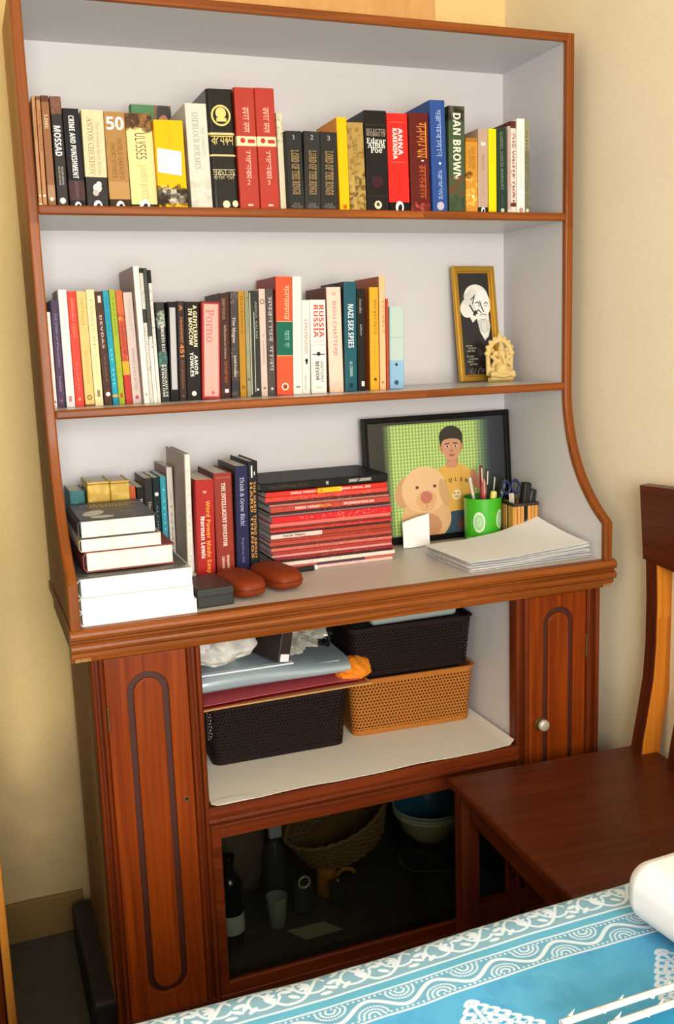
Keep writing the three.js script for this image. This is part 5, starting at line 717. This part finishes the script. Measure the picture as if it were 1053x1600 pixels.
// ---------------------------------------------------------------- chair
{
  const SY = 0.49, o = thing('wooden_chair', 'dark polished wooden chair with a flat seat, drawn up sideways before the bookcase', 'chair', [0.97, FL, 0.77], -0.06);
  const sy = SY - FL, c = M.chair;
  // local frame: -x is the front of the chair, z across; seat corners
  const s = shapeOf([[-0.225, 0.26], [-0.232, -0.235], [0.26, -0.235], [0.26, 0.26]].map(([x, z]) => [x, -z]));
  const sg = new THREE.ExtrudeGeometry(s, { depth: 0.012, bevelEnabled: true, bevelSize: 0.006, bevelThickness: 0.005, bevelSegments: 3, bevelOffset: -0.006 }); sg.rotateX(-Math.PI / 2); sg.translate(0, sy - 0.017, 0);
  obj('seat', muv(sg, 'x'), c, o);
  obj('apron', muv(box(-0.205, -0.182, sy - 0.085, sy - 0.022, -0.2, 0.22, 0.003), 'z'), c, o); obj('apron', muv(box(-0.19, 0.22, sy - 0.085, sy - 0.022, -0.212, -0.19, 0.003), 'x'), c, o); obj('apron', muv(box(-0.19, 0.22, sy - 0.085, sy - 0.022, 0.21, 0.232, 0.003), 'x'), c, o);
  for (const z of [-0.207, 0.225]) obj('leg', muv(box(-0.222, -0.18, 0, sy - 0.02, z - 0.02, z + 0.02, 0.004)), c, o);
  obj('stretcher', muv(box(-0.2, 0.23, 0.2, 0.235, -0.215, -0.193, 0.003), 'x'), c, o); obj('stretcher', muv(box(-0.2, 0.23, 0.2, 0.235, 0.215, 0.237, 0.003), 'x'), c, o); obj('stretcher', muv(box(-0.01, 0.02, 0.2, 0.228, -0.2, 0.22, 0.003), 'z'), c, o);
  // curved back posts drawn in (x, y)
  const curve = [[0.215, -0.52], [0.212, -0.25], [0.216, -0.02], [0.221, 0.03], [0.233, 0.1], [0.244, 0.17], [0.249, 0.25], [0.249, 0.35], [0.246, 0.43], [0.235, 0.6]];
  const post = (z) => { const f = curve.map(([x, y]) => [x, sy + y]), b = curve.map(([x, y]) => [x + 0.046 - 0.012 * Math.max(0, (y - 0.2) * 2), sy + y]).reverse(); const g = new THREE.ExtrudeGeometry(shapeOf([...f, ...b]), { depth: 0.036, bevelEnabled: true, bevelSize: 0.002, bevelThickness: 0.002, bevelSegments: 2, bevelOffset: -0.002 }); g.translate(0, 0, z - 0.018); return g; };
  obj('back_post', muv(post(-0.2)), M.post, o); obj('back_post', muv(post(0.24)), M.post, o);
  obj('shaded_post_face', muv((() => { const f = curve.slice(2).map(([x, y]) => [x - 0.0025, sy + Math.max(0, y)]), b = curve.slice(2).map(([x, y]) => [x + 0.002, sy + Math.max(0, y)]).reverse(); const g = new THREE.ExtrudeGeometry(shapeOf([...f, ...b]), { depth: 0.036, bevelEnabled: false }); g.translate(0, 0, -0.218); return g; })()), c, o);  // thin dark strip painting the shade on the front face of the far post
  const rail = grid(20, 8, (u, v) => { const z = -0.222 + 0.486 * u, y = sy + 0.44 + 0.16 * v + (v > 0.5 ? 0.006 * Math.sin(u * Math.PI) : -0.02 * Math.sin(u * Math.PI) * (1 - v)); return [0.226 + 0.012 * (1 - v) + 0.022 * Math.sin(u * Math.PI), y, z]; });
  void rail; obj('top_rail', muv(sheet(20, 8, (u, v) => { const z = 0.264 - 0.486 * u, y = sy + 0.44 + 0.165 * v + (v > 0.5 ? 0.006 * Math.sin(u * Math.PI) : -0.02 * Math.sin(u * Math.PI) * (1 - v)); return [0.226 + 0.012 * (1 - v) + 0.018 * Math.sin(u * Math.PI), y, z]; }, -0.024), 'z'), c, o);
  for (const z of [-0.09, 0.02, 0.13]) { const f = curve.slice(2, 9).map(([x, y]) => [x + 0.01, sy + y]), b = curve.slice(2, 9).map(([x, y]) => [x + 0.022, sy + y]).reverse(); const g = new THREE.ExtrudeGeometry(shapeOf([...f, ...b]), { depth: 0.03, bevelEnabled: false }); g.translate(0, 0, z - 0.015); obj('back_slat', muv(g), c, o); }
}

// ---------------------------------------------------------------- bed
{
  const BYT = 0.56, bz = 1.1, x0 = -0.72, x1 = 1.225, b = thing('bed', 'single bed under a blue printed bedspread in the foreground', 'bed', [0.25, FL, 1.68]);
  const L = (g) => { g.translate(-0.25, -FL, -1.68); return g; };
  obj('mattress', L(box(x0, x1, 0.4, BYT - 0.012, bz + 0.02, 2.2, 0.04)), std({ color: '#d8d4cc', roughness: 0.9 }), b);
  obj('frame', L(muv(box(x0 - 0.02, x1 + 0.01, 0.28, 0.398, bz + 0.03, 2.2, 0.006), 'x')), M.chair, b);
  for (const x of [x0 + 0.03, x1 - 0.08]) for (const z of [bz + 0.05, 2.1]) obj('leg', L(muv(box(x, x + 0.06, FL, 0.28, z, z + 0.06, 0.004))), M.chair, b);
  // block-printed cloth: the print is flat; v = 0 at the hanging hem, the fold over the mattress edge is at 0.14 m
  const PW = 1400, PH = 900, sw = 1.0, shh = PH / (PW / sw);
  const print = canvas(PW, PH, (c, w, h) => {
    const k = PW / sw, ink = '#e2f1ff'; c.fillStyle = '#55b0e0'; c.fillRect(0, 0, w, h);
    for (let i = 0; i < 500; i++) { c.globalAlpha = 0.08; c.fillStyle = i % 2 ? '#2468b0' : '#8ad4f0'; c.beginPath(); c.ellipse(rnd() * w, rnd() * h, rr(10, 60), rr(6, 34), rnd() * 3, 0, 7); c.fill(); } c.globalAlpha = 1;
    const Y = (m) => m * k, band = (a, b2, col) => { c.fillStyle = col; c.fillRect(0, Y(a), w, Y(b2) - Y(a)); };
    band(0, 0.128, '#4fa0c4'); band(0.128, 0.196, '#86b4cc'); band(0.128, 0.131, ink); band(0.194, 0.198, ink); band(0.198, 0.212, '#62b6d8'); band(0.212, 0.2155, ink); band(0.2155, 0.26, '#70b0d0'); band(0.26, 0.2635, ink);
    c.strokeStyle = c.fillStyle = ink; c.lineCap = 'round';
    // scrolling vine
    const P = 0.066 * k; for (let i = -1; i < w / P + 1; i++) {
      const x = i * P, y = Y(0.163), s = i % 2 ? 1 : -1, A = Y(0.024), cx = x + P * 0.3, cy = y - s * A * 0.12;
      c.lineWidth = 7; c.beginPath(); c.moveTo(x - P * 0.2, y + s * A); c.bezierCurveTo(x + P * 0.3, y + s * A * 1.2, x + P * 0.45, y - s * A * 1.2, x + P * 0.8, y - s * A); c.stroke();
      c.lineWidth = 6; c.beginPath(); c.ellipse(cx, cy, A * 0.95, A * 0.7, s * 0.35, 0.2, 5.7); c.stroke();
      for (let q = 0; q < 4; q++) { const a = -0.9 + q * 0.6 + (s > 0 ? Math.PI : 0); c.beginPath(); c.ellipse(cx + Math.cos(a) * A * 0.36, cy + Math.sin(a) * A * 0.3, A * 0.36, A * 0.13, a, 0, 7); c.fill(); }
      for (const [lx, ly, r] of [[0.72, 0.55, 0.5], [0.78, 0.1, -0.2], [0.9, -0.5, -0.6], [0.02, -0.72, 0.6], [-0.1, -0.3, 1], [0.55, 0.9, 0]]) { c.beginPath(); c.ellipse(x + P * lx, y + s * A * ly, A * 0.36, A * 0.15, r * s, 0, 7); c.fill(); }
    }
    band(0.128, 0.1315, ink);
    // dotted wave
    for (let i = 0; i < w / 11; i++) { c.beginPath(); c.arc(i * 11, Y(0.219), 2.6, 0, 7); c.fill(); c.beginPath(); c.arc(i * 11, Y(0.2565), 2.6, 0, 7); c.fill(); }
    c.lineWidth = 9; c.beginPath(); const Q = 0.1 * k; for (let x = 0; x <= w; x += 3) { const y = Y(0.238) + Y(0.0125) * Math.sin((x / Q) * 6.283); x ? c.lineTo(x, y) : c.moveTo(x, y); } c.stroke();
    for (let i = 0; i < (w / Q) * 2 + 1; i++) { const up = i % 2, cx = (i + 0.5) * Q * 0.5, cy = up ? Y(0.2535) : Y(0.2225); for (const r of [4, 8, 12]) for (let q = 0; q <= 3 + r; q++) { const a = Math.PI * (q / (3 + r)) + (up ? Math.PI : 0); c.beginPath(); c.arc(cx + r * 2.4 * Math.cos(a), cy + r * 1.9 * Math.sin(a), 2.5, 0, 7); c.fill(); } }
    // leafy tree motifs on the plain field
    for (const [tx, ty] of [[0.4, 0.345], [0.7, 0.36], [0.08, 0.36], [0.25, 0.56], [0.55, 0.56], [0.86, 0.56]]) {
      const x = tx * k, y0 = Y(ty - 0.058), H = Y(0.12); c.lineWidth = 8; c.beginPath(); c.moveTo(x, y0); c.lineTo(x, y0 + H); c.stroke();
      for (let q = 0; q < 10; q++) for (const s of [-1, 1]) { const yy = y0 + ((q + 0.6) / 10) * H, len = Y(0.068) * Math.min(1, (q + 0.7) / 7); c.lineWidth = 3; c.beginPath(); c.moveTo(x, yy + 6); c.lineTo(x + s * len, yy - 8); c.stroke(); const n = Math.max(1, Math.round(len / 20)); for (let m = 0; m < n; m++) { const t = (m + 0.8) / n; for (const e of [-1, 1]) { c.beginPath(); c.ellipse(x + s * len * t, yy + 6 - 14 * t + e * 5, 11, 4.2, -s * 0.6 * e, 0, 7); c.fill(); } } }
    }
  });
  print.wrapS = THREE.RepeatWrapping;
  const prof = (s) => { const r = 0.035, h = 0.14; if (s < h - r) return [BYT - h + s, bz]; if (s < h - r + (r * Math.PI) / 2) { const a = (s - (h - r)) / r; return [BYT - r + r * Math.sin(a), bz + r - r * Math.cos(a)]; } return [BYT, bz + r + s - (h - r) - (r * Math.PI) / 2]; };
  const SL = 1.2, g = sheet(110, 70, (u, v) => {
    const x = x0 - 0.02 + (x1 - x0 + 0.04) * u, s = SL * v * v * 0.55 + SL * v * 0.45; let [y, z] = prof(s); const on = Math.min(1, s / 0.14);
    y += 0.012 * (fbm(x * 4 + 3, z * 4, 3) - 0.45) * on + 0.006 * (fbm(x * 14, z * 11 + 4, 2) - 0.4) * on + 0.045 * Math.exp(-Math.pow((x - 0.98) / 0.13, 2)) * Math.exp(-Math.pow((z - 1.11) / 0.07, 2));
    z += (1 - on) * 0.012 * Math.sin(x * 21 + 2 * Math.sin(x * 5)) + 0.006 * Math.sin(x * 7);
    return [x, y, z];
  }, 0.003);
  { const p = g.attributes.uv; for (let i = 0; i < p.count; i++) { const u = p.getX(i), v = p.getY(i), s = SL * v * v * 0.55 + SL * v * 0.45; p.setXY(i, (x0 - 0.02 + (x1 - x0 + 0.04) * u) / sw, 1 - s / shh); } }
  tag(obj('bedspread', g, std({ map: print, roughness: 0.9 })), 'blue bedspread printed with white vine and wave borders spread over the bed', 'bedspread');
  // pillow
  const pl = thing('pillow', 'plain white pillow lying on the bedspread at the right edge', 'pillow', [0.945, BYT + 0.014, 1.28], 0.03);
  obj('body', (() => { const G = mergeVertices(new RoundedBoxGeometry(0.5, 0.086, 0.2, 10, 0.034)), p = G.attributes.position; G.deleteAttribute('normal'); for (let i = 0; i < p.count; i++) { const x = p.getX(i), z = p.getZ(i), y = p.getY(i); p.setXYZ(i, x + 0.004 * Math.sin(z * 30), (y + 0.044) * (1 + 0.35 * Math.max(0, 1 - (x / 0.25) ** 2) * Math.max(0, 1 - (z / 0.1) ** 2)) + (y > 0 ? 0.006 * (fbm(x * 12 + 3, z * 12 + 9, 2) - 0.4) : 0), z + 0.005 * Math.sin(x * 22)); } G.computeVertexNormals(); return G; })(), std({ color: '#f0f0f2', roughness: 0.9 }), pl);
  // folded quilt with white canes on it
  const q = thing('folded_quilt', 'folded plain turquoise cloth at the lower right of the bed', 'quilt', [0.7, BYT + 0.014, 1.482], -0.02);
  for (let k = 0; k < 3; k++) obj('fold', (() => { const G = new RoundedBoxGeometry(0.5, 0.012, 0.16, 4, 0.0058); const p = G.attributes.position; for (let i = 0; i < p.count; i++) p.setY(i, p.getY(i) + 0.004 * Math.sin(p.getX(i) * 16 + k)); G.computeVertexNormals(); G.translate(0.01 * k, 0.009 + k * 0.0135, 0.012 * k); return G; })(), std({ color: ['#1c7aa8', '#2a98c0', '#2088b4'][k], roughness: 0.85 }), q);
  const rod = (label, ax, az, bx2, bz2, y) => { const o = thing('white_cane', label, 'cane', [ax, y, az]), dx = bx2 - ax, dz = bz2 - az, n = 9; obj('stem', tube([[0, 0, 0], [dx / 2, 0.004, dz / 2], [dx, 0, dz]], 0.0042, 30, 8), std({ color: '#e4dfd6', roughness: 0.6 }), o); for (let i = 0; i < n; i++) { const t = (i + 0.5) / n; obj('thorn', (() => { const g2 = new THREE.ConeGeometry(0.0032, 0.014, 8); g2.rotateZ(i % 2 ? 1.0 : -0.7); g2.translate(dx * t, 0.006 * (i % 2 ? 1 : 0.8), dz * t + (i % 2 ? 0.004 : -0.004)); return g2; })(), std({ color: '#e4dfd6', roughness: 0.6 }), o); } };
  rod('upper of the two white thorny canes across the folded turquoise cloth', 0.44, 1.412, 0.75, 1.421, BYT + 0.066); rod('lower of the two white thorny canes across the folded turquoise cloth', 0.49, 1.438, 0.76, 1.445, BYT + 0.066);
}

renderer.render(scene, camera);
